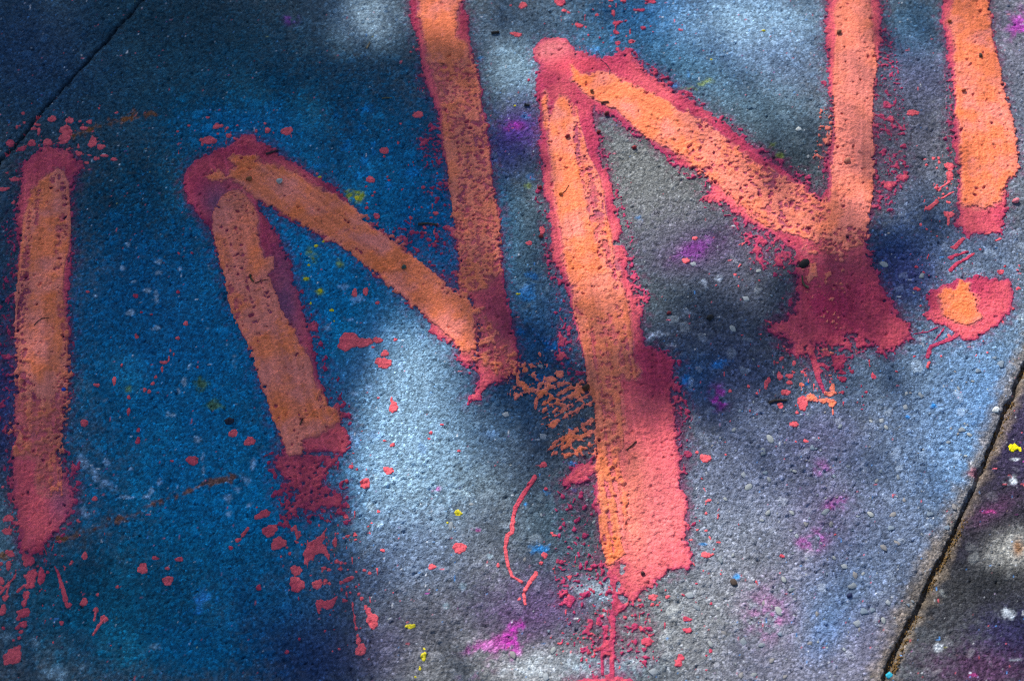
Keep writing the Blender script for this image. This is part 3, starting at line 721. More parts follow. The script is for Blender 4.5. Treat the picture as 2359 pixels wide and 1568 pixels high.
TOP.area(poly('31 230,0 700,-20 670,100 560,150 480,190 410,190 380,60 330,110 240,80'), p3, 0.005, 0.35, 0.8, 0.6)
TOP.area(poly('31 260,150 520,180 500,500 470,680 300,540'), p3, 0.006, -0.5, 0.9, 0.8)
TOP.area(poly('31 300,260 330,250 345,350 320,350 280,390 270,370'), p3, 0.002, 0.8, 0.5, 0.3)
TOP.area(poly('30 380,760 460,820 400,1000 350,1120 330,1120 370,950'), p3, 0.006, -0.35, 0.8, 0.7)
for a in ((300, 1180, 30, 30), (430, 1150, 40, 20), (440, 1215, 35, 25), (385, 1200, 40, 16), (230, 1090, 18, 14), (430, 1025, 12, 9), (445, 1110, 20, 26), (448, 1280, 8, 26), (300, 175, 22, 16), (440, 868, 20, 8), (390, 850, 24, 7)):
    TOP.blob(*tp(3, 1, a[0], a[1]), a[2] * TS, a[3] * TS, p3, 0, 1.4)

# --- exclamation mark
o = owner(tEX, 'stroke'); ax = axis_of((2250, 480), (2220, 0))
CORAL.area(poly('30 1210,-180 1205,0 1200,150 1220,250 1240,380 1260,500 1290,650 1280,850 1270,1000 1320,1150 1300,1350 1310,1480 1270,1568 31 1330,0 1340,60 1310,120 1370,80 1420,60 1480,60 1590,60 1620,90 1640,0 30 1640,1400 1660,1260 1720,1220 1725,1150 1710,1000 1690,830 1640,650 1610,520 1590,350 1550,200 1520,0 1515,-180'), o, 0.004, 1.8, 0.6)
CORAL.area(poly('30 1240,500 1290,560 1330,1100 1300,1150 1250,950'), o, 0.006, -0.35, 0.8, 0.75)
p = owner(tEX, 'top_coat', o)
TOP.area(poly('30 1280,-180 1270,30 1240,130 1270,250 1290,380 1290,500 1300,650 1295,780 1320,850 1330,1000 1330,1200 1330,1420 1500,1440 1600,1380 1650,1250 1715,1220 1725,1150 1715,1000 1690,830 1650,700 1620,560 1590,400 1540,200 1510,0 1505,-180'), p, 0.0035, 1.2, 0.55, 0.5, ax, 0.35)
o2 = owner(tEX, 'dot')
CORAL.area(poly('31 1090,470 1180,420 1290,370 1410,345 1500,350 1590,370 1660,360 1690,440 1700,490 1680,570 1600,650 1530,710 1420,790 1340,780 1300,720 1220,680 1150,670 1070,610 1110,560'), o2, 0.003, 1.7, 0.6, 0.5)
CORAL.line(poly('31 1170,695 1100,725 1000,740'), 6 * TS, 5 * TS, o2)
CORAL.line(poly('31 1215,700 1180,750 1150,785'), 7 * TS, 5 * TS, o2)
CORAL.line(poly('31 1310,745 1250,780 1190,800 1125,825 1110,860 1100,900'), 15 * TS, 15 * TS, o2)
p2 = owner(tEX, 'top_coat', o2)
TOP.area(poly('31 1180,470 1230,420 1280,440 1330,380 1385,390 1380,450 1440,500 1430,560 1465,620 1420,680 1330,670 1220,620 1190,540'), p2, 0.003, 1.3, 0.6, 0.45)
N_STROKES = len(OWN)


# --- spatter: each cluster a thing, each drop a part
CL = []


def cluster(name, label, items, lines=(), layer=CORAL, polys=(), colour=None, group='spatters of coral paint'):
    xs = []
    for tile, txt in items:
        for tok in txt.split():
            a = [float(v) for v in tok.split(',')]
            xs.append((tp(int(tile[0]), int(tile[1]), a[0], a[1]), a[2] * TS, (a[3] if len(a) > 3 else a[2]) * TS, math.radians(a[4]) if len(a) > 4 else 0))
    c = np.mean([q[0] for q in xs], 0)
    t = thing_at(name, c[0], c[1], label, 'paint spatter', group)
    CL.append(t)
    for (q, rx, ry, ti) in xs:
        layer.blob(q[0], q[1], rx, ry, owner(t, 'drop', None, colour), ti)
    for txt, w0, w1 in lines:
        layer.line(poly(txt), w0 * TS, w1 * TS, owner(t, 'drip', None, colour))
    for txt in polys:
        layer.area(poly(txt), owner(t, 'splash', None, colour), 0.0025, 1.5, 0.5, 0.35)
    return t


cluster('paint_spatter', 'coral drops scattered above the top of the letter I', [('00', '265,805,20,14 362,823,30,24 480,832,30,25 617,843,25,16 580,885,28,16 553,838,12,10 118,880,12,14 265,865,18,10 225,890,32,12 270,910,14,32 455,900,48,38 450,950,40,40 430,985,36,14 70,990,35,24 220,990,35,25 330,985,35,30 150,1028,38,18 50,1065,16,20 640,985,35,40 700,1015,30,22 725,1075,28,14 790,1100,30,14 660,1097,18,14 620,1072,16,10 600,1125,18,14 545,1060,24,22 690,730,6,6 805,780,12,8 50,1195,12,8 110,1240,50,14 25,1310,32,16 95,1400,14,14 640,910,14,8 540,1010,10,18')])
cluster('paint_spatter', 'coral drops and drips trailing below the foot of the letter I', [('02', '60,445,40,20 50,535,30,22 75,690,25,20 200,740,36,36 60,770,18,30 285,845,26,50 215,850,40,45 205,905,30,25 38,990,20,22 180,975,24,26 165,1028,20,20 18,1080,26,32 165,1095,45,25 130,1130,14,16 160,1175,25,22 120,1200,15,12 143,1225,15,13 132,1270,12,10 92,1285,9,9 88,1395,52,52 130,1340,14,20 470,1040,22,18 585,700,17,26 577,1022,24,28 662,1075,18,16 718,1135,25,20 425,1165,15,13 10,875,20,25 10,760,10,10')],
        [('02 105,850 60,890 0,965', 7, 10), ('02 70,880 50,950 40,990', 6, 10), ('02 165,905 122,950', 10, 8), ('02 378,775 400,820 430,920 455,1005', 5, 17), ('02 662,1080 650,1145', 8, 7), ('02 715,1140 690,1175 640,1250', 12, 6), ('02 300,620 322,700', 4, 4), ('02 110,800 105,840', 6, 8)])
cluster('paint_spatter', 'small coral flecks on the deep blue paint right of the letter I', [('01', '605,450,18,8 940,478,18,16 1285,668,20,16 1228,768,20,12 945,755,16,20 1130,935,26,14 1165,915,8,22 1120,985,10,18 1075,1035,12,14 1055,1080,16,12 1000,1125,12,16 1030,1135,14,14 670,1092,20,16 790,1060,14,30 890,1272,12,28 585,1355,26,24 955,1400,12,18 950,1475,20,22 890,1175,16,14 1610,1425,30,26 1725,1480,36,30 840,955,12,12 1230,450,14,12 1365,970,10,8 1200,880,8,12 1178,855,7,10 1235,183,10 1327,180,9 975,590,12,8 1045,605,12,8'), ('02', '1330,45,40,32 1185,47,18,8 655,310,18,14')])
cluster('paint_spatter', 'sparse coral drops on the lower blue field between the letters', [('02', '985,790,38,30 1075,718,22,12 1240,728,25,16 1155,790,18,10 1160,875,38,26 810,915,12,11 672,970,10,9 1690,545,14,30,-30 1645,595,22,14,30 1595,650,14,10'), ('12', '45,420,52,26,25 95,530,50,36 155,620,50,38 20,925,18,16')])
cluster('paint_spatter', 'coral splashes and drips below the left foot of the middle letter N', [('12', '545,610,18,28 278,805,36,32 282,900,52,44 425,900,32,30 557,742,12,14 617,755,10,10 588,793,13,14 637,797,8,7 640,865,32,16,25 690,918,10,8 592,936,12,12 710,968,11,11 730,998,14,12 652,957,9,8 668,1040,8,25 682,1130,9,28 692,1205,12,12 757,1055,12,14 775,1085,20,22 805,1155,36,46 700,1255,9,9 707,1290,17,20 725,1353,34,32 300,1278,6,12')],
        [('12 665,1020 672,1090 690,1200', 4, 4), ('12 775,1080 805,1150', 12, 20), ('12 270,500 280,540 288,585', 12, 8)], polys=('12 490,510 440,560 340,620 320,700 325,775 350,760 380,735 405,770 415,700 470,680 510,745 490,650 460,620 470,570', '12 400,1020 440,990 500,1010 575,960 570,1000 540,1050 490,1080 460,1070 440,1105 415,1100'))
cluster('paint_spatter', 'large coral splotches between the middle letter N and the sunlit patch', [('11', '640,790,78,62 740,800,62,36 840,785,35,22 890,875,28,24 880,940,58,38 965,780,16,12 680,455,22,30 757,445,22,28 840,525,15,14 810,832,12,8')])
cluster('paint_spatter', 'bright coral drops on the pale sunlit patch', [('11', '950,1245,34,36 935,1190,10,18 845,1180,10,8 940,1505,16,14 890,1475,14,6 1205,1420,14,12 1195,1460,12,8 1285,1362,14,8 1400,1545,12,10'), ('12', '915,115,32,26 755,205,38,32 697,107,10,8 625,190,12,12 1405,650,42,36 1215,780,24,18 1672,768,9,14')])
cluster('paint_spatter', 'thin curved coral drip left of the sunlit foot of the letter N', [('22', '215,75,25,18 50,1000,11,11 225,700,20,22 202,755,14,12 275,545,12,9 232,240,12')],
        [('22 160,160 125,210 70,290 25,370 8,440 0,540 12 1735,560 1722,650 1738,760 1768,845 22 30,860 68,885', 18, 9), ('22 168,825 120,890 82,960 90,1035', 14, 12)])
cluster('paint_spatter', 'coral drops above the middle letter N on slate blue', [('10', '215,905,42,34 80,900,24,22 0,905,12,15 885,1045,35,24 790,1240,34,26 1120,795,40,28 1240,1470,20,16 765,1435,16,12 835,1490,28,22'), ('00', '1505,870,40,24 1565,890,15,12 1305,868,12,8 1445,970,58,30 1580,938,24,16 1390,965,18,14 1435,1022,10,8')])
cluster('paint_spatter', 'coral drops scattered above the sunlit letter N at the top edge', [('20', '75,40,35,30 330,20,45,32 360,78,20,16 420,170,10,8 465,180,32,20 35,242,40,20 770,12,25,20 685,10,18,12 960,10,45,22 700,95,18,30 880,75,45,17 725,165,36,20 785,150,12,10 720,230,22,20 905,200,20,15 730,305,22,18 825,292,28,17 730,345,15,14 630,300,10,8'), ('10', '1760,40,10 1765,235,14,12')])
cluster('paint_spatter', 'coral drops inside the sunlit letter N on bare grey', [('21', '115,110,28,16 210,20,25,28 1200,230,30,22 1265,75,24,14 1755,1085,16,35 1588,745,10,7 1708,368,8,7 1565,408,8,8')])
cluster('paint_spatter', 'coral drops on grey lilac pavement right of the foot of the letter N', [('22', '1335,30,36,30 1340,695,38,18 1385,692,12,8 1432,607,18,9 1210,1140,28,16 1210,1217,28,18 1165,1405,26,20 1150,1445,24,22 970,990,24,20 1075,983,17,11 1000,980,10,8 1185,970,13,9 935,1295,32,28 955,1253,13,9 890,1205,12,18 1235,590,14,8'), ('32', '95,705,16,10 465,555,9')])
cluster('paint_spatter', 'coral drops around the splintered foot of the rightmost letter N', [('31', '80,1030,22,28 150,1030,25,18 150,1075,20,16 125,1140,38,18 240,1215,40,45 85,1230,20,20 515,1005,25,15 515,1050,25,22 580,1000,18,12 728,1028,18,22 180,1360,28,22 260,1475,18,13 200,1280,12,12 5,1055,16,18 180,940,14,18 515,1143,12,9 650,1258,9,5 1035,428,22,16 1115,337,10,7 1010,893,12,7 405,870,26,24')])
cluster('paint_spatter', 'coral drops and drips beside and under the exclamation mark bar', [('30', '1250,1150,35,30 1255,1215,30,35 1182,1120,11,12 1167,1160,10,10 1175,1305,24,18 1240,1305,10,8 1210,1340,10,10 1250,1480,36,28 1000,780,50,22'), ('31', '1290,140,28,16 1265,210,28,16 1605,312,25,18 1465,155,12,9 1520,40,30,16,20 1595,85,30,11,25 1728,425,16,12 1635,275,10,8 1720,303,8,6')],
        [('30 1185,1300 1260,1255', 9, 5), ('30 1170,1390 1110,1440', 16, 17), ('30 1280,1325 1200,1370', 7, 7), ('30 1250,1480 1245,1550', 12, 11), ('31 1350,80 1290,140', 14, 16), ('31 1380,170 1270,205', 9, 13), ('31 1425,180 1370,220 1300,255 1260,300', 10, 16), ('31 1112,935 1100,972', 9, 10)])


def mist(t, regions, seed):
    """fine droplets thrown around a spatter, too small to tell apart: one part"""
    r = random.Random(seed); oid = owner(t, 'fine_droplets')
    for (cx, cy, rx, ry, n, dx, dy) in regions:
        for _ in range(n):
            a = r.gauss(0, .5); b = r.gauss(0, .5)
            q = 1.5 + 2.6 * r.random() ** 2.5
            x, y = cx + a * rx, cy + b * ry
            if r.random() < .25:
                CORAL.line(np.array([(x, y), (x + dx * q, y + dy * q)]), q * .55, q * .3, oid)
            else:
                CORAL.blob(x, y, q * r.uniform(.8, 1.5), q, oid)
    MISTS.append(oid)


MISTS = []
mist(CL[0], [(110, 330, 130, 80, 70, 0, -3)], 1)
mist(CL[1], [(90, 1290, 130, 190, 110, -1, 4), (40, 1180, 60, 120, 30, 0, 4)], 2)
mist(CL[4], [(740, 1170, 110, 220, 130, 0, 4), (790, 1330, 90, 180, 50, .6, 4)], 3)
mist(CL[8], [(520, 330, 120, 60, 50, 0, -3), (800, 480, 160, 130, 60, 1, -1), (990, 420, 60, 260, 70, 0, 2)], 4)
mist(CL[9], [(1400, 70, 170, 110, 60, 0, -3)], 5)
mist(CL[11], [(1400, 1400, 120, 200, 160, 0, 4), (1620, 1200, 90, 300, 50, 1, 2)], 6)
mist(CL[12], [(1880, 840, 140, 130, 120, 0, 4), (1800, 560, 120, 100, 60, -2, 2)], 7)
mist(CL[13], [(2180, 480, 60, 160, 50, -1, 3), (2230, 720, 130, 110, 60, -2, 2)], 8)
YG_ = 'specks of yellow paint'
YC = (.60, .52, .03)
cluster('paint_spatter', 'yellow specks on deep blue inside the middle letter N', [('11', '415,130,16,13 467,100,12,9 365,263,12,9 345,357,17,13 445,440,16,14 525,575,18,10 378,525,8,12 540,650,6'), ('10', '440,1222,14,9 700,1365,22,18')], colour=YC, group=YG_)
cluster('paint_spatter', 'yellow dribbles low on the grey at the bottom edge', [('12', '1065,1192,30,16 1160,1342,8,9 1160,1400,15,28 1132,1480,10,12 1100,1538,7,6')], colour=YC, group=YG_)
cluster('paint_spatter', 'yellow fleck on pale grey right of the sunlit patch', [('12', '1395,405,26,20 1322,473,10,8')], colour=YC, group=YG_)
cluster('paint_spatter', 'bright yellow blot on the dark slab across the joint', [('31', '1690,1525,36,26 1735,1535,12,16')], colour=(.80, .68, .01), group=YG_)
cluster('paint_spatter', 'tiny yellow specks near the top right of the sunlit letter N', [('20', '1740,212,15,10 1375,413,10,8 20,728,10,8'), ('21', '42,460,18,8')], colour=YC, group=YG_)

def blur(a, n):
    for _ in range(n):
        b = np.pad(a, 1, mode='edge')
        a = (b[:-2, 1:-1] + b[2:, 1:-1] + b[1:-1, :-2] + b[1:-1, 2:] + 2 * b[1:-1, 1:-1]) / 6
    return a


# ------------------------------------------------------------------ the slabs, with a haze of coral overspray beside the strokes
sm = (CORAL.c > 0) & (CORAL.own < N_STROKES) & (CORAL.own >= 0)
hz = blur(sm[::4, ::4].astype(np.float32), 14)


def hz_at(x, y):
    u = np.clip((x - X0) / (PCX * 4), 0, hz.shape[1] - 1.001); v = np.clip((y - Y0) / (PCY * 4), 0, hz.shape[0] - 1.001)
    i = u.astype(int); j = v.astype(int); fu = u - i; fv = v - j
    return (hz[j, i] * (1 - fu) + hz[j, i + 1] * fu) * (1 - fv) + (hz[j + 1, i] * (1 - fu) + hz[j + 1, i + 1] * fu) * fv


ha = np.clip(hz_at(XX, YY) * 1.35 * (0.05 + 1.3 * fbm(XX, YY, 0.07, 221, 2)) + 0.8 * (vnoise(XX, YY, 0.0034, 223) - 0.64), 0, 0.7) * np.clip(hz_at(XX, YY) * 12, 0, 1)
CC = CC + (np.array((.20, .030, .095), np.float32) - CC) * ha[..., None]
DL = jdist(JL, XX, YY); DR = jdist(JR, XX, YY)
side = np.where(DL < 0, 0, np.where(DR > 0, 2, 1))
cs = side[:-1, :-1]
IDX = np.arange(NX * NY).reshape(NY, NX)
quads = np.stack([IDX[:-1, :-1], IDX[:-1, 1:], IDX[1:, 1:], IDX[1:, :-1]], -1)
VALL = np.stack([XX, YY, ZZ], -1).reshape(-1, 3)
CALL = CC.reshape(-1, 3)
SLABS = []


def jx(J, y):
    return np.interp(y, J[0], J[1])


# asphalt wholly sealed under thick coral paint is left out
mc = np.minimum.reduce([np.roll(np.roll(CORAL.c, a, 0), b, 1) for a in (-3, 0, 3) for b in (-3, 0, 3)])
ii = np.clip(((XX[:-1, :-1] + CX / 2 - X0) / PCX).astype(int), 0, PNX - 1); jj = np.clip(((YY[:-1, :-1] + CY / 2 - Y0) / PCY).astype(int), 0, PNY - 1)
sealed = mc[jj, ii] > 0.5
for k in range(3):
    q = quads[(cs == k) & ~sealed]
    used, inv = np.unique(q, return_inverse=True)
    V = [VALL[used]]; F = [inv.reshape(-1, 4)]; Cc = [CALL[used]]
    # the slab goes on beyond the frame on a wider grid
    ys = np.concatenate([np.linspace(-4, Y0 - .3, 40), np.linspace(Y0 - .27, Y1 + .27, 50), np.linspace(Y1 + .3, 6, 50)])
    tt = np.linspace(0, 1, 44)
    TT, YG = np.meshgrid(tt, ys)
    if k == 0:
        XG = jx(JL, YG) - 0.006 - 1.05 * (1 - TT)
    elif k == 1:
        a = jx(JL, YG) + 0.006; b = jx(JR, YG) - 0.009; XG = a + (b - a) * TT
    else:
        XG = jx(JR, YG) + 0.009 + 1.05 * TT
    ch, cd, csid, cbig = height(XG, YG)
    ZG = ch + hd.mean() - 0.0012
    edge = (TT == 0) | (TT == 1)
    ZG = np.where(edge, -0.026, ZG)
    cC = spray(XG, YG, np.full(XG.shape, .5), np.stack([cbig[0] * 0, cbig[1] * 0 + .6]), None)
    n0 = sum(len(v) for v in V)
    I2 = np.arange(XG.size).reshape(XG.shape) + n0
    q2 = np.stack([I2[:-1, :-1], I2[:-1, 1:], I2[1:, 1:], I2[1:, :-1]], -1)
    xm = np.stack([XG[:-1, :-1], XG[:-1, 1:], XG[1:, 1:], XG[1:, :-1]], -1); ym = np.stack([YG[:-1, :-1], YG[:-1, 1:], YG[1:, 1:], YG[1:, :-1]], -1)
    inside = (xm.min(-1) > X0) & (xm.max(-1) < X1) & (ym.min(-1) > Y0) & (ym.max(-1) < Y1)
    V.append(np.stack([XG, YG, ZG], -1).reshape(-1, 3)); F.append(q2[~inside]); Cc.append(cC.reshape(-1, 3))
    s = mesh_obj('slab', np.concatenate(V), np.concatenate(F), M_SLAB, pavement, np.concatenate(Cc))
    s['label'] = ['slate blue sprayed slab beyond the thin dark joint', 'wide weathered slab sprayed blue, grey and lilac under the letters', 'dark purple black sprayed slab across the open joint'][k]
    SLABS.append(s)

# --- geometry of the two coats
def coat(c, zb, thick, under):
    """vertices of a coat: z follows the stones, rim pulled to the contour"""
    cov = np.clip((c + 0.15) / 0.9, 0, 1)
    z = zb + thick * (0.45 + 0.55 * cov)
    gyv, gxv = np.gradient(c, PCY, PCX)
    g2 = gxv * gxv + gyv * gyv + 1e-6
    out = c <= 0
    sx = np.where(out, -c * gxv / g2, 0); sy = np.where(out, -c * gyv / g2, 0)
    L = np.hypot(sx, sy); k = np.minimum(1, 0.85 * PC / (L + 1e-9))
    x = PX + sx * k; y = PY + sy * k
    z = np.where(out, under - 0.00025, z)
    return x, y, z


zfill = np.maximum(PH, 0.8 * PH + 0.2 * blur(PH, 6))
cX, cY, cZ = coat(CORAL.c, zfill, 0.0008, PH)
ccov = np.clip((CORAL.c + 0.1) / 0.6, 0, 1)
zunder = np.where(CORAL.c > 0, cZ, PH)
zo = np.maximum(zfill, zunder) + 0.00005
tX, tY, tZ = coat(TOP.c, zo, 0.0008, zunder)
W_O = fbm(PX, PY, 0.0042, 141, 2)
tZ = np.where(TOP.c > 0, tZ + 0.0007 * (W_O - 0.3) * np.clip(1.4 - TOP.c, 0, 1), tZ)

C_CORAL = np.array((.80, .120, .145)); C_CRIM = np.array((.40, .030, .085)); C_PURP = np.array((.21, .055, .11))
C_SALM = np.array((.68, .175, .140)); C_MAUV = np.array((.44, .120, .155)); C_ORNG = np.array((.94, .225, .095)); C_PEACH = np.array((.88, .245, .180)); C_DEEP = np.array((.86, .185, .045))


def mixc(a, b, t):
    return a + (b - a) * t[..., None]


nA = fbm(PX, PY, 0.03, 151, 3); nB = fbm(PX, PY, 0.006, 155, 2); nC = fbm(PX, PY, 0.11, 158, 2)
tones = np.broadcast_to(C_CORAL, PX.shape + (3,)).astype(np.float32)
tones = mixc(tones, C_CRIM, np.clip((nC - 0.42) * 3.2 + (nA - 0.5) * 1.2, 0, 0.85))
tones = mixc(tones, C_PURP, np.clip(0.55 - CORAL.c * 0.55 + 0.8 * (nB - 0.5), 0, 0.75) * np.where(CORAL.own < N_STROKES, 1, 0.15))
thin = np.clip((TOP.c + 1.15) * 1.3, 0, 1) * (TOP.own < N_STROKES)
tones = mixc(tones, mixc(np.broadcast_to(C_SALM, tones.shape), C_MAUV, np.clip((nA - 0.40) * 3.5 + (nC - .5) * 2, 0, 1)), thin * np.clip(0.75 + 0.8 * (nB - 0.5), 0, 0.95))
ttone = np.broadcast_to(C_ORNG, PX.shape + (3,)).astype(np.float32)
ttone = mixc(ttone, C_PEACH, np.clip((nA - 0.40) * 3.4 + 0.9 * (0.85 - np.clip(TOP.c, 0, 1)), 0, 1))
ttone = mixc(ttone, C_DEEP, np.clip((fbm(PX, PY, 0.05, 171, 3) - 0.60) * 5, 0, 0.5))
VPX, VPY = P(PX, PY)


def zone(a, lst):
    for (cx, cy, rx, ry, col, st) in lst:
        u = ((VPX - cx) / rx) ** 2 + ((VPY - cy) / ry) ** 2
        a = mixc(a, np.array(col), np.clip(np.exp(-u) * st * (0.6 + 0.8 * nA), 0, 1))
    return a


ttone = zone(ttone, [(1960, 250, 90, 330, (.80, .225, .175), .9), (1395, 850, 75, 200, (.68, .19, .11), .8), (1420, 1150, 60, 120, (.74, .21, .08), .7), (1110, 400, 90, 300, (.74, .20, .13), .7), (1750, 430, 160, 90, (.80, .215, .15), .7), (90, 1050, 60, 120, (.66, .18, .12), .8), (540, 500, 60, 70, (.60, .18, .16), .6)])
tones = zone(tones, [(1930, 690, 120, 110, C_CRIM, .95), (1960, 560, 70, 90, (.42, .09, .11), .6), (1165, 700, 60, 130, (.30, .05, .09), .8), (1540, 880, 60, 60, C_CRIM, .4), (470, 440, 60, 70, C_CRIM, .9), (560, 350, 90, 30, C_CRIM, .7), (660, 700, 50, 160, (.22, .07, .14), .85), (500, 460, 40, 40, (.22, .09, .16), .8), (740, 1120, 90, 90, C_CRIM, .5), (60, 370, 60, 50, C_CRIM, .6), (140, 1150, 30, 60, (.24, .08, .15), .8), (1270, 115, 60, 35, (.80, .22, .22), .8), (1320, 150, 60, 22, (.70, .07, .10), .8), (1500, 1200, 90, 170, (.86, .20, .195), .9), (1455, 1150, 35, 160, (.86, .23, .15), .8)])  # thin-coat tones; shade painted into the right N's vertex, light into its head
nD = vnoise(PX, PY, 0.0019, 191)
tcov = blur((TOP.c > 0).astype(np.float32), 22)
ttone = mixc(ttone, np.array((.70, .16, .14)), np.clip((0.93 - tcov) * 1.6 + 0.7 * (nD - 0.5) + 0.5 * (nB - .5), 0, 0.8) * np.where(TOP.own < N_STROKES, 1, 0))
rim = np.exp(-((TOP.c - 0.25) / 0.22) ** 2)
ttone = mixc(ttone, C_DEEP, rim * 0.15)
ccov2 = blur((CORAL.c > 0).astype(np.float32), 60)
tones = mixc(tones, np.array((.36, .030, .105)), np.clip((0.97 - ccov2) * 1.6 + 0.6 * (nD - 0.5) + 0.5 * (nB - .5), 0, 0.85) * np.where(CORAL.own < N_STROKES, 1, 0))
tones = tones * (0.82 + 0.36 * nD)[..., None]; ttone = ttone * (0.86 + 0.28 * nD)[..., None]
dirt = np.clip((vnoise(PX, PY, 0.0034, 181) - 0.90) * 14, 0, 1) * 0.6
tones = mixc(tones, np.array((.07, .03, .035)), dirt); ttone = mixc(ttone, np.array((.10, .035, .025)), dirt)

PIDX = np.arange(PNX * PNY).reshape(PNY, PNX)
pq = np.stack([PIDX[:-1, :-1], PIDX[:-1, 1:], PIDX[1:, 1:], PIDX[1:, :-1]], -1).reshape(-1, 4)
PART = {}


def build(layer, x, y, z, tone, fallback):
    cc = layer.c.ravel()[pq]
    on = cc.max(1) > 0
    q = pq[on]; k = cc[on].argmax(1)
    own = layer.own.ravel()[q[np.arange(len(q)), k]]
    order = np.argsort(own, kind='stable'); q = q[order]; own = own[order]
    V = np.stack([x, y, z], -1).reshape(-1, 3); T = tone.reshape(-1, 3)
    ids, st = np.unique(own, return_index=True)
    st = list(st) + [len(own)]
    for n, i in enumerate(ids):
        if i < 0:
            continue
        qq = q[st[n]:st[n + 1]]
        thing, name, par, colour = OWN[i]
        used, inv = np.unique(qq, return_inverse=True)
        v = V[used].copy(); t = T[used]
        if colour is not None:
            t = np.array(colour) * (0.75 + 0.5 * nB.ravel()[used])[:, None]
        if i in AXES:
            ux, uy = AXES[i]
            a = v[:, 0] * ux + v[:, 1] * uy; b = -v[:, 0] * uy + v[:, 1] * ux
            k = fbm(a / 22, b, 0.0034, 300 + i, 2)
            t = t * (0.78 + 0.44 * k)[:, None]
        base = np.array(thing.location)
        v -= base
        parent = PART.get(par, thing) if par is not None else thing
        PART[i] = mesh_obj(name, v, inv.reshape(-1, 4), M_COAT, parent, t)
        if i in MISTS:
            PART[i]['kind'] = 'stuff'


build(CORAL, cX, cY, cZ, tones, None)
build(TOP, tX, tY, tZ, ttone, None)

# ------------------------------------------------------------------ small things lying on the ground
def top_z(px, py):
    x, y = G(px, py)
    i = int(np.clip((x - X0) / PCX, 2, PNX - 3)); j = int(np.clip((y - Y0) / PCY, 2, PNY - 3))
    s = (slice(j - 2, j + 3), slice(i - 2, i + 3))
    z = PH[s].copy()
    z = np.where(CORAL.c[s] > 0, np.maximum(z, cZ[s]), z); z = np.where(TOP.c[s] > 0, np.maximum(z, tZ[s]), z)
    return float(x), float(y), float(np.median(z))


KPX = CAM_H / _sp / FPX
MATS = {}


def cmat(col, rough=0.7):
    k = tuple(col)
    if k not in MATS:
        MATS[k] = flat_mat('grit_%d' % len(MATS), col, rough, 300, 0.4)
    return MATS[k]


def lump(rx, ry, rz, seed, n=10, m=6, wild=0.22):
    r = random.Random(seed)
    V = []; F = []
    a0 = [1 + wild * (r.random() - 0.5) * 2 for _ in range(n)]
    for i in range(m + 1):
        th = math.pi * i / m
        for j in range(n):
            ph = 2 * math.pi * j / n
            k = a0[j] * (1 + 0.10 * (r.random() - 0.5))
            V.append((rx * k * math.sin(th) * math.cos(ph), ry * k * math.sin(th) * math.sin(ph), rz * math.cos(th) * (1 + 0.1 * (r.random() - .5))))
    for i in range(m):
        for j in range(n):
            F.append((i * n + j, (i + 1) * n + j, (i + 1) * n + (j + 1) % n, i * n + (j + 1) % n))
    return V, F


def pebble(name, label, cat, px, py, rpx, col, rough=0.75, flat=0.7, tilt=0.3, group=None, seed=1):
    x, y, z = top_z(px, py)
    r = rpx * KPX
    V, F = lump(r * 1.15, r * 0.9, r * flat, seed)
    o = mesh_obj(name, V, F, cmat(col, rough), None, None, True)
    o.location = (x, y, z + r * flat * 0.72); o.rotation_euler = (0.1, -0.12, tilt)
    return tag(o, label, cat, group)


def tube(pts, r0, r1, n=6):
    pts = [Vector(p) for p in pts]; V = []; F = []
    for i, p in enumerate(pts):
        d = (pts[min(i + 1, len(pts) - 1)] - pts[max(i - 1, 0)]).normalized()
        a = d.cross(Vector((0, 0, 1)))
        a = a.normalized() if a.length > 1e-4 else Vector((1, 0, 0))
        b = d.cross(a)
        r = r0 + (r1 - r0) * i / (len(pts) - 1)
        for j in range(n):
            t = 2 * math.pi * j / n
            V.append(p + a * (r * math.cos(t)) + b * (r * math.sin(t)))
    for i in range(len(pts) - 1):
        for j in range(n):
            F.append((i * n + j, i * n + (j + 1) % n, (i + 1) * n + (j + 1) % n, (i + 1) * n + j))
    k = len(pts) - 1
    F.append((0, 1, 2, 3)); F.append((0, 3, 4, 5)); F.append((k * n, k * n + 3, k * n + 2, k * n + 1)); F.append((k * n, k * n + 5, k * n + 4, k * n + 3))
    return [tuple(v) for v in V], F


def twig(name, label, cat, pxs, r0, r1, col, lift=0.0, group=None):
    """a thin stem through view points lying on the surface; r in view px"""
    pts = []
    for q in pxs:
        x, y, z = top_z(q[0], q[1])
        pts.append((x, y, z + r0 * KPX * 0.8 + (q[2] * KPX if len(q) > 2 else 0)))
    b = np.array(pts[0]); b[2] -= 0
    V, F = tube([tuple(np.array(p) - b) for p in pts], r0 * KPX, r1 * KPX)
    o = mesh_obj(name, V, F, cmat(col, 0.8), None, None, True)
    o.location = tuple(b)
    return tag(o, label, cat, group)


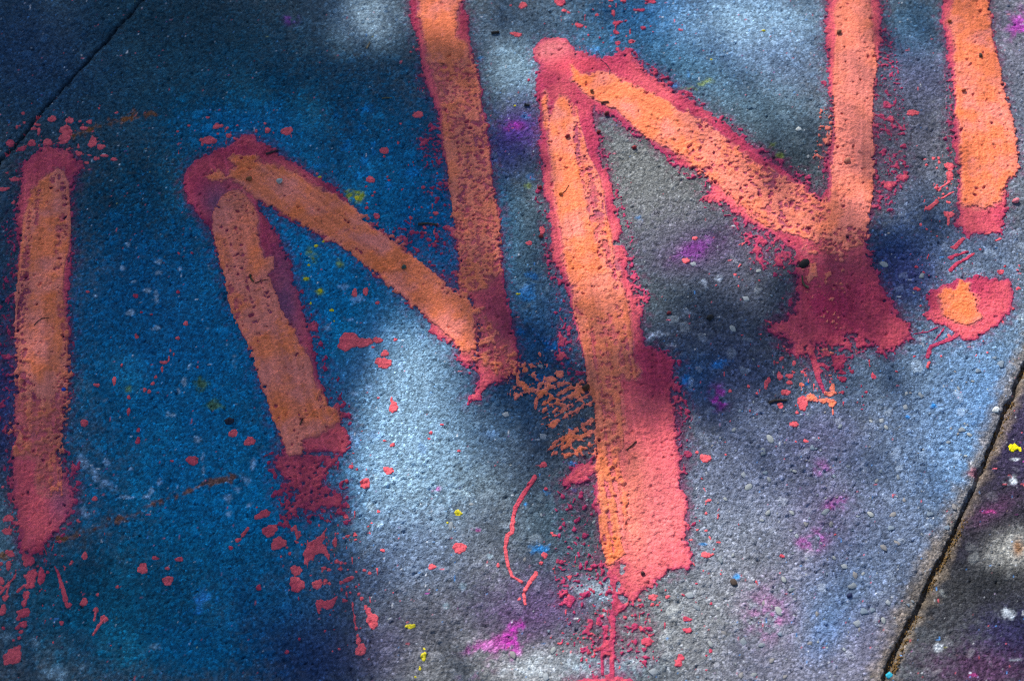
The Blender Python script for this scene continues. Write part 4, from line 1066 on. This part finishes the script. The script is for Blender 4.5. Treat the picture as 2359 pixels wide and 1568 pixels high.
GR = 'grit and plant crumbs on the paint'
DK = (.035, .028, .025); BR = (.10, .055, .03); RD = (.22, .018, .025); GY = (.30, .31, .30)
pebble('pebble', 'pale grey pebble on the orange diagonal of the middle letter N', 'pebble', 645, 421, 8, (.36, .38, .36), seed=3, group=GR)
pebble('pebble', 'dark green pebble halfway down the diagonal of the middle letter N', 'pebble', 931, 617, 6, (.05, .085, .07), seed=4, group=GR)
pebble('pebble', 'small brown pebble stuck in the start of the middle N diagonal', 'pebble', 575, 415, 6.5, (.22, .08, .03), seed=5, group=GR)
pebble('pebble', 'dark red grain on the lit left bar of the sunlit letter N', 'grit', 1307, 316, 5.5, RD, flat=.9, seed=6, group=GR)
pebble('pebble', 'dark red grain on bare grey inside the sunlit letter N', 'grit', 1461, 342, 6, RD, flat=.9, seed=7, group=GR)
pebble('pebble', 'dark red grain in the inner corner of the sunlit letter N', 'grit', 1397, 264, 6, (.10, .015, .02), flat=.9, seed=8, group=GR)
pebble('pebble', 'dark red grain right under the inner corner of the sunlit letter N', 'grit', 1379, 306, 5, (.16, .015, .02), flat=.9, seed=9, group=GR)
pebble('pebble', 'red grain at the left edge of the sunlit N bar', 'grit', 1244, 433, 5, RD, flat=.9, seed=10, group=GR)
pebble('pebble', 'red grain left of the sunlit N beside a purple shade', 'grit', 1246, 545, 5, RD, flat=.9, seed=11, group=GR)
pebble('pebble', 'small orange grain on the sunlit left bar of the letter N', 'grit', 1291, 448, 4.5, (.40, .10, .02), flat=.9, seed=12, group=GR)
pebble('pebble', 'brown grain on the upper diagonal of the sunlit letter N', 'grit', 1363, 213, 5, (.25, .08, .03), flat=.9, seed=13, group=GR)
pebble('pebble', 'blue grain on the right edge of the letter I', 'grit', 148, 899, 5, (.01, .06, .40), flat=.8, seed=14, group=GR)
pebble('pebble', 'black lump on deep blue between the letter I and the middle N', 'grit', 528, 970, 9, (.012, .014, .03), flat=.5, seed=15, group=GR)
pebble('pebble', 'black lump in a hollow inside the sunlit letter N', 'grit', 1636, 732, 8, (.012, .012, .014), flat=.5, seed=16, group=GR)
pebble('pebble', 'black oval lump at the splintered vertex of the rightmost N', 'grit', 1853, 609, 12, (.010, .008, .010), flat=.35, tilt=.5, seed=17, group=GR)
pebble('pebble', 'dark lump beside the lilac spray near the right joint', 'grit', 1957, 1371, 6, (.012, .02, .07), flat=.6, seed=18, group=GR)
pebble('pebble', 'pink coated pebble right of the exclamation mark', 'pebble', 2339, 465, 8, (.62, .16, .20), flat=.7, seed=19, group=GR)
pebble('pebble', 'brown lump on the right bar of the rightmost N near the top', 'grit', 1932, 78, 6, (.16, .06, .03), flat=.8, seed=20, group=GR)
pebble('pebble', 'coral coated pebble low on the right bar of the rightmost N', 'pebble', 1951, 372, 8, (.50, .17, .11), flat=.6, seed=21, group=GR)
pebble('pebble', 'brown grain high on the exclamation mark', 'grit', 2186, 52, 5, (.30, .07, .02), flat=.8, seed=22, group=GR)
pebble('pebble', 'reddish grain midway down the exclamation mark', 'grit', 2219, 211, 5, (.28, .05, .02), flat=.8, seed=23, group=GR)
pebble('pebble', 'dark seed lying on the exclamation mark bar', 'seed', 2258, 130, 5.5, (.07, .04, .03), flat=.6, tilt=1.7, seed=24, group=GR)
pebble('pebble', 'brown crumb where the orange smear meets the letter N', 'grit', 1350, 894, 8, (.06, .025, .012), flat=.7, seed=25, group=GR)
pebble('pebble', 'dark red grain in the grey below the sunlit letter N diagonal', 'grit', 1541, 721, 5, (.16, .02, .03), flat=.8, seed=26, group=GR)
pebble('pebble', 'white angular stone chip beside the right joint', 'stone', 2293, 945, 8, (.55, .58, .58), flat=.35, seed=27, group=GR)
pebble('pebble', 'pale quartz chip on slate left of the rightmost N', 'stone', 1839, 299, 7, (.62, .64, .60), flat=.4, seed=28, group=GR)
pebble('paint_chip', 'turquoise flat chip lying in the right joint at the bottom', 'paint chip', 2049, 1554, 7, (.02, .34, .46), flat=.25, seed=29, group=GR)
pebble('pebble', 'brown seed husk near the lower lilac area', 'seed', 1690, 1340, 8, (.06, .04, .03), flat=.4, tilt=-.8, seed=30, group=GR)
pebble('pebble', 'dark grain on the sunlit coral foot of the letter N', 'grit', 1480, 1320, 5, (.08, .02, .025), flat=.8, seed=31, group=GR)
twig('twig', 'short dark twig on blue left of the middle N right bar', 'twig', [(963, 517), (985, 515), (1008, 519)], 3.2, 2.4, DK, group=GR)
twig('twig', 'dark twig below the rightmost N vertex', 'twig', [(1771, 928), (1785, 923), (1812, 922)], 3.4, 2.6, DK, group=GR)
twig('twig', 'blackish bark splinter above the middle N at the top', 'bark splinter', [(1132, 79), (1141, 77), (1150, 76)], 4.2, 3.6, (.015, .013, .013), group=GR)
twig('grass_stem', 'tan dry stem piece in the soft sunlit spot at the top', 'stem', [(845, 113), (849, 105), (852, 98)], 2.6, 1.8, (.20, .16, .10), group=GR)
twig('grass_stem', 'thin olive stem on slate blue in the top middle', 'stem', [(880, 228), (892, 226), (904, 227)], 1.9, 1.3, (.11, .11, .06), group=GR)
twig('twig', 'curved seed stalk on the vertex of the rightmost N', 'stalk', [(1846, 640, 8), (1848, 652, 3), (1853, 659), (1862, 664, 1)], 1.8, 3.4, (.10, .085, .05), group=GR)
twig('twig', 'thin dark twig on the lower coral and orange foot of the letter N', 'twig', [(1443, 1037), (1453, 1029), (1466, 1017)], 1.7, 1.3, (.09, .03, .025), group=GR)
twig('hair', 'curled dark fibre at the head of the sunlit letter N', 'fibre', [(1383, 140), (1397, 150), (1405, 162), (1404, 174)], 1.0, 0.9, (.06, .03, .06), group=GR)
twig('hair', 'thin fibre standing on the sunlit left bar of the letter N', 'fibre', [(1293, 448), (1303, 440), (1310, 428)], 1.0, 0.8, (.16, .06, .03), group=GR)
twig('hair', 'short dark fibre on the letter I halfway up', 'fibre', [(80, 750), (88, 741), (98, 735), (117, 733)], 1.2, 0.9, (.12, .05, .04), group=GR)
twig('twig', 'black twig bit on the left bar of the middle letter N', 'twig', [(577, 634), (579, 644), (585, 651)], 2.0, 1.6, (.03, .04, .02), group=GR)
twig('twig', 'dark bark bit on the top of the middle N diagonal', 'bark splinter', [(613, 357), (625, 353), (642, 347)], 3.0, 2.0, (.03, .02, .03), group=GR)
twig('grass_stem', 'dark stem across the left bar of the middle N', 'stem', [(589, 654), (602, 648), (618, 645)], 1.4, 1.0, (.09, .035, .03), group=GR)
twig('twig', 'thin dark stem on coral above the drips of the middle N', 'stem', [(692, 980), (695, 972), (699, 964)], 1.7, 1.2, (.07, .03, .02), group=GR)
twig('twig', 'dark splinter on the orange edge high on the sunlit N diagonal', 'bark splinter', [(1384, 240), (1393, 238), (1402, 238)], 3.0, 2.2, (.10, .035, .02), group=GR)
twig('twig', 'short black splinter on slate left of the sunlit N', 'bark splinter', [(1208, 242), (1214, 243), (1220, 243)], 3.6, 3.0, (.015, .015, .018), group=GR)

# pale stones laid bare in the asphalt: pieces of the wide slab
sv = []
for k in range(6):
    V, F = lump(1, 0.55 + 0.06 * k, 0.34, 90 + k, 9, 4, 0.34)
    me_o = mesh_obj('stone', V, F, cmat([(.26, .28, .29), (.20, .23, .26), (.31, .33, .33), (.23, .22, .22), (.17, .22, .28), (.28, .31, .34)][k], .6), SLABS[1])
    sv.append(me_o.data)
    me_o.location = (0, 0, -0.01); bpy.data.objects.remove(me_o)
rs = random.Random(5)
n = 0
while n < 230:
    px = rs.uniform(1000, 2340); py = rs.uniform(300, 1560)
    wgt = min(1, max(0.06, (py - 500) / 700)) * min(1, max(0.1, (px - 1000) / 500))
    if rs.random() > wgt:
        continue
    x, y = G(px, py)
    if float(jdist(JR, np.array([x]), np.array([y]))[0]) > -0.008:
        continue
    i = int((x - X0) / PCX); j = int((y - Y0) / PCY)
    if not (4 < i < PNX - 5 and 4 < j < PNY - 5) or CORAL.c[j - 4:j + 5, i - 4:i + 5].max() > 0:
        continue
    z = float(PH[j, i])
    s = bpy.data.objects.new('stone', rs.choice(sv)); COL.objects.link(s); s.parent = SLABS[1]
    r = (2.6 + 8.0 * rs.random() ** 2.6) * KPX
    s.scale = (r, r, min(r * 0.6, 0.0026)); s.location = (float(x), float(y), float(PHB[j, i]) + 0.0005)
    s.rotation_euler = (rs.uniform(-.12, .12), rs.uniform(-.12, .12), rs.uniform(0, 6.28))
    n += 1

# brown crumbs of soil and moss packed along the right joint
V = []; F = []
rs = random.Random(9)
for k in range(2600):
    y = rs.uniform(Y0, float(G(2359, 820)[1]) + .05)
    x = float(jx(JR, y)) + abs(rs.gauss(0.0060, 0.0026)) * (1 if rs.random() < .8 else -.6)
    if vnoise(np.array([0.0]), np.array([y]), 0.03, 201)[0] < 0.36:
        continue
    dpt = -0.0035 if x - float(jx(JR, y)) > 0.003 else -0.010
    r = rs.uniform(.0006, .0021)
    b = len(V)
    z0 = dpt + rs.uniform(0, .003)
    for d in ((1, 0, 0), (-.5, .87, 0), (-.5, -.87, 0), (0.1, 0, 1.1)):
        V.append((x + r * d[0] * rs.uniform(.7, 1.3), y + r * d[1] * rs.uniform(.7, 1.3), z0 + r * d[2]))
    F += [(b, b + 1, b + 3), (b + 1, b + 2, b + 3), (b + 2, b, b + 3), (b, b + 2, b + 1)]
jm = mesh_obj('joint_soil', V, F, flat_mat('moss_soil', (.17, .10, .035), .95, 260, .75), None, None, False)
tag(jm, 'brown soil and moss crumbs packed along the right joint', 'soil', kind='stuff')

# ------------------------------------------------------------------ the street tree whose crown dapples the light (out of the frame, up sun)
LIGHT = ['000000015434556689976677',
         '000000001105786568876677',
         '000000000014467776777778',
         '000000000003489996476689',
         '000000000002699999465699',
         '000000000012699889732379',
         '000000000121387555211378',
         '000000000461155332112599',
         '000000002983132211235799',
         '000000005983121224567899',
         '000000018994234656677898',
         '000000017997458987777788',
         '000000006997568998877788',
         '000000005887568999888877',
         '000000004777778998888877',
         '000000003677888998888877']
LG = np.array([[int(c) for c in r] for r in LIGHT], float) / 9


def light_at(px, py):
    u = np.clip(px / VW * 24 - .5, 0, 22.999); v = np.clip(py / VH * 16 - .5, 0, 14.999)
    i = u.astype(int); j = v.astype(int); fu = u - i; fv = v - j
    fu = fu * fu * (3 - 2 * fu); fv = fv * fv * (3 - 2 * fv)
    return (LG[j, i] * (1 - fu) + LG[j, i + 1] * fu) * (1 - fv) + (LG[j + 1, i] * (1 - fu) + LG[j + 1, i + 1] * fu) * fv


EY = [700, 830, 930, 1050, 1180, 1300, 1420, 1568]
EX = [945, 880, 828, 800, 805, 835, 850, 835]


def light_edge(px, py):
    """the clear left edge of the sun patch: leaf density is cut off along it to shape the light"""
    T = light_at(px, py)
    e = np.interp(py, EY, EX)
    m = (py > 690) & (px < 1080)
    k = np.clip((px - e) / 26 + .5, 0, 1)
    T2 = np.maximum(T, light_at(np.maximum(px, np.minimum(e + 130, 985)), py) * np.clip((py - 690) / 60, 0, 1)) * k
    return np.where(m, T2, T)


tree = empty('street_tree', (-2.5, 4.9, 0)); tag(tree, 'leafy street tree whose open crown dapples the painted pavement', 'tree')
TB = np.array(tree.location)
NL = 190000
lx = RNG.uniform(X0 - .9, X1 + .9, NL); ly = RNG.uniform(Y0 - .9, Y1 + .9, NL)
pxl, pyl = P(lx, ly)
T = light_edge(pxl, pyl)
outf = np.clip(np.maximum(np.maximum(-pxl, pxl - VW) / 300, np.maximum(-pyl, pyl - VH) / 300), 0, 1)
T = T * (1 - outf) + outf * np.clip(T * .5 + (fbm(lx, ly, 0.35, 211, 2) - .42) * 2, 0, 1)
LEN, WID = 0.036, 0.022
T = np.where(T < .5, T * T * 2, T)
tau = -np.log(np.clip(T, 0.02, 0.985))
area = (X1 - X0 + 1.8) * (Y1 - Y0 + 1.8)
den = NL / area
fp = LEN * WID * 0.5 * 0.58 / math.sin(SUN_EL)
keep = RNG.random(NL) < tau / fp / den
lx, ly = lx[keep], ly[keep]
nl = len(lx)
lz = RNG.uniform(2.6, 3.5, nl)
Pc = np.stack([lx, ly, np.zeros(nl)], 1) + TO_SUN[None] * (lz / TO_SUN[2])[:, None]
nrm = RNG.normal(size=(nl, 3)); nrm[:, 2] = np.abs(nrm[:, 2]) + .6; nrm /= np.linalg.norm(nrm, axis=1)[:, None]
tv = RNG.normal(size=(nl, 3)); tv -= nrm * (tv * nrm).sum(1)[:, None]; tv /= np.linalg.norm(tv, axis=1)[:, None]
bv = np.cross(nrm, tv)
sc = RNG.uniform(.8, 1.2, nl)[:, None]
A = Pc - tv * LEN / 2 * sc; B = Pc + tv * LEN / 2 * sc
Lf = Pc + (bv * WID / 2 - tv * LEN * .06 + nrm * .003) * sc; Rt = Pc + (-bv * WID / 2 - tv * LEN * .06 + nrm * .003) * sc
LV = np.stack([A, Rt, B, Lf], 1).reshape(-1, 3) - TB
LFc = np.stack([np.arange(nl) * 4 + k for k in (0, 1, 2)], 1); LF2 = np.stack([np.arange(nl) * 4 + k for k in (0, 2, 3)], 1)
crown = mesh_obj('crown', LV, np.concatenate([LFc, LF2]), flat_mat('leaf', (.06, .11, .025), .5, 8, .4), tree, None, False)
BARK = flat_mat('bark', (.12, .09, .07), .9, 25, .5)
V, F = tube([(0, 0, -.06), (.03, -.02, .6), (.02, -.06, 1.3), (.06, -.16, 2.0), (.15, -.3, 2.7)], .14, .08, 6)
mesh_obj('trunk', V, F, BARK, tree)
for (a, b, c) in (((.06, -.16, 2.0), (.0, -.6, 2.5), (-.2, -1.1, 3.0)), ((.15, -.3, 2.7), (.3, -.3, 3.1), (.4, -.3, 3.5)), ((.06, -.16, 2.0), (-.4, .2, 2.6), (-.8, .5, 3.3))):
    V, F = tube([a, b, c], .06, .015, 6)
    mesh_obj('limb', V, F, BARK, tree)
print('leaves', nl, 'owners', len(OWN), 'grid', NX, NY, 'paint', PNX, PNY)
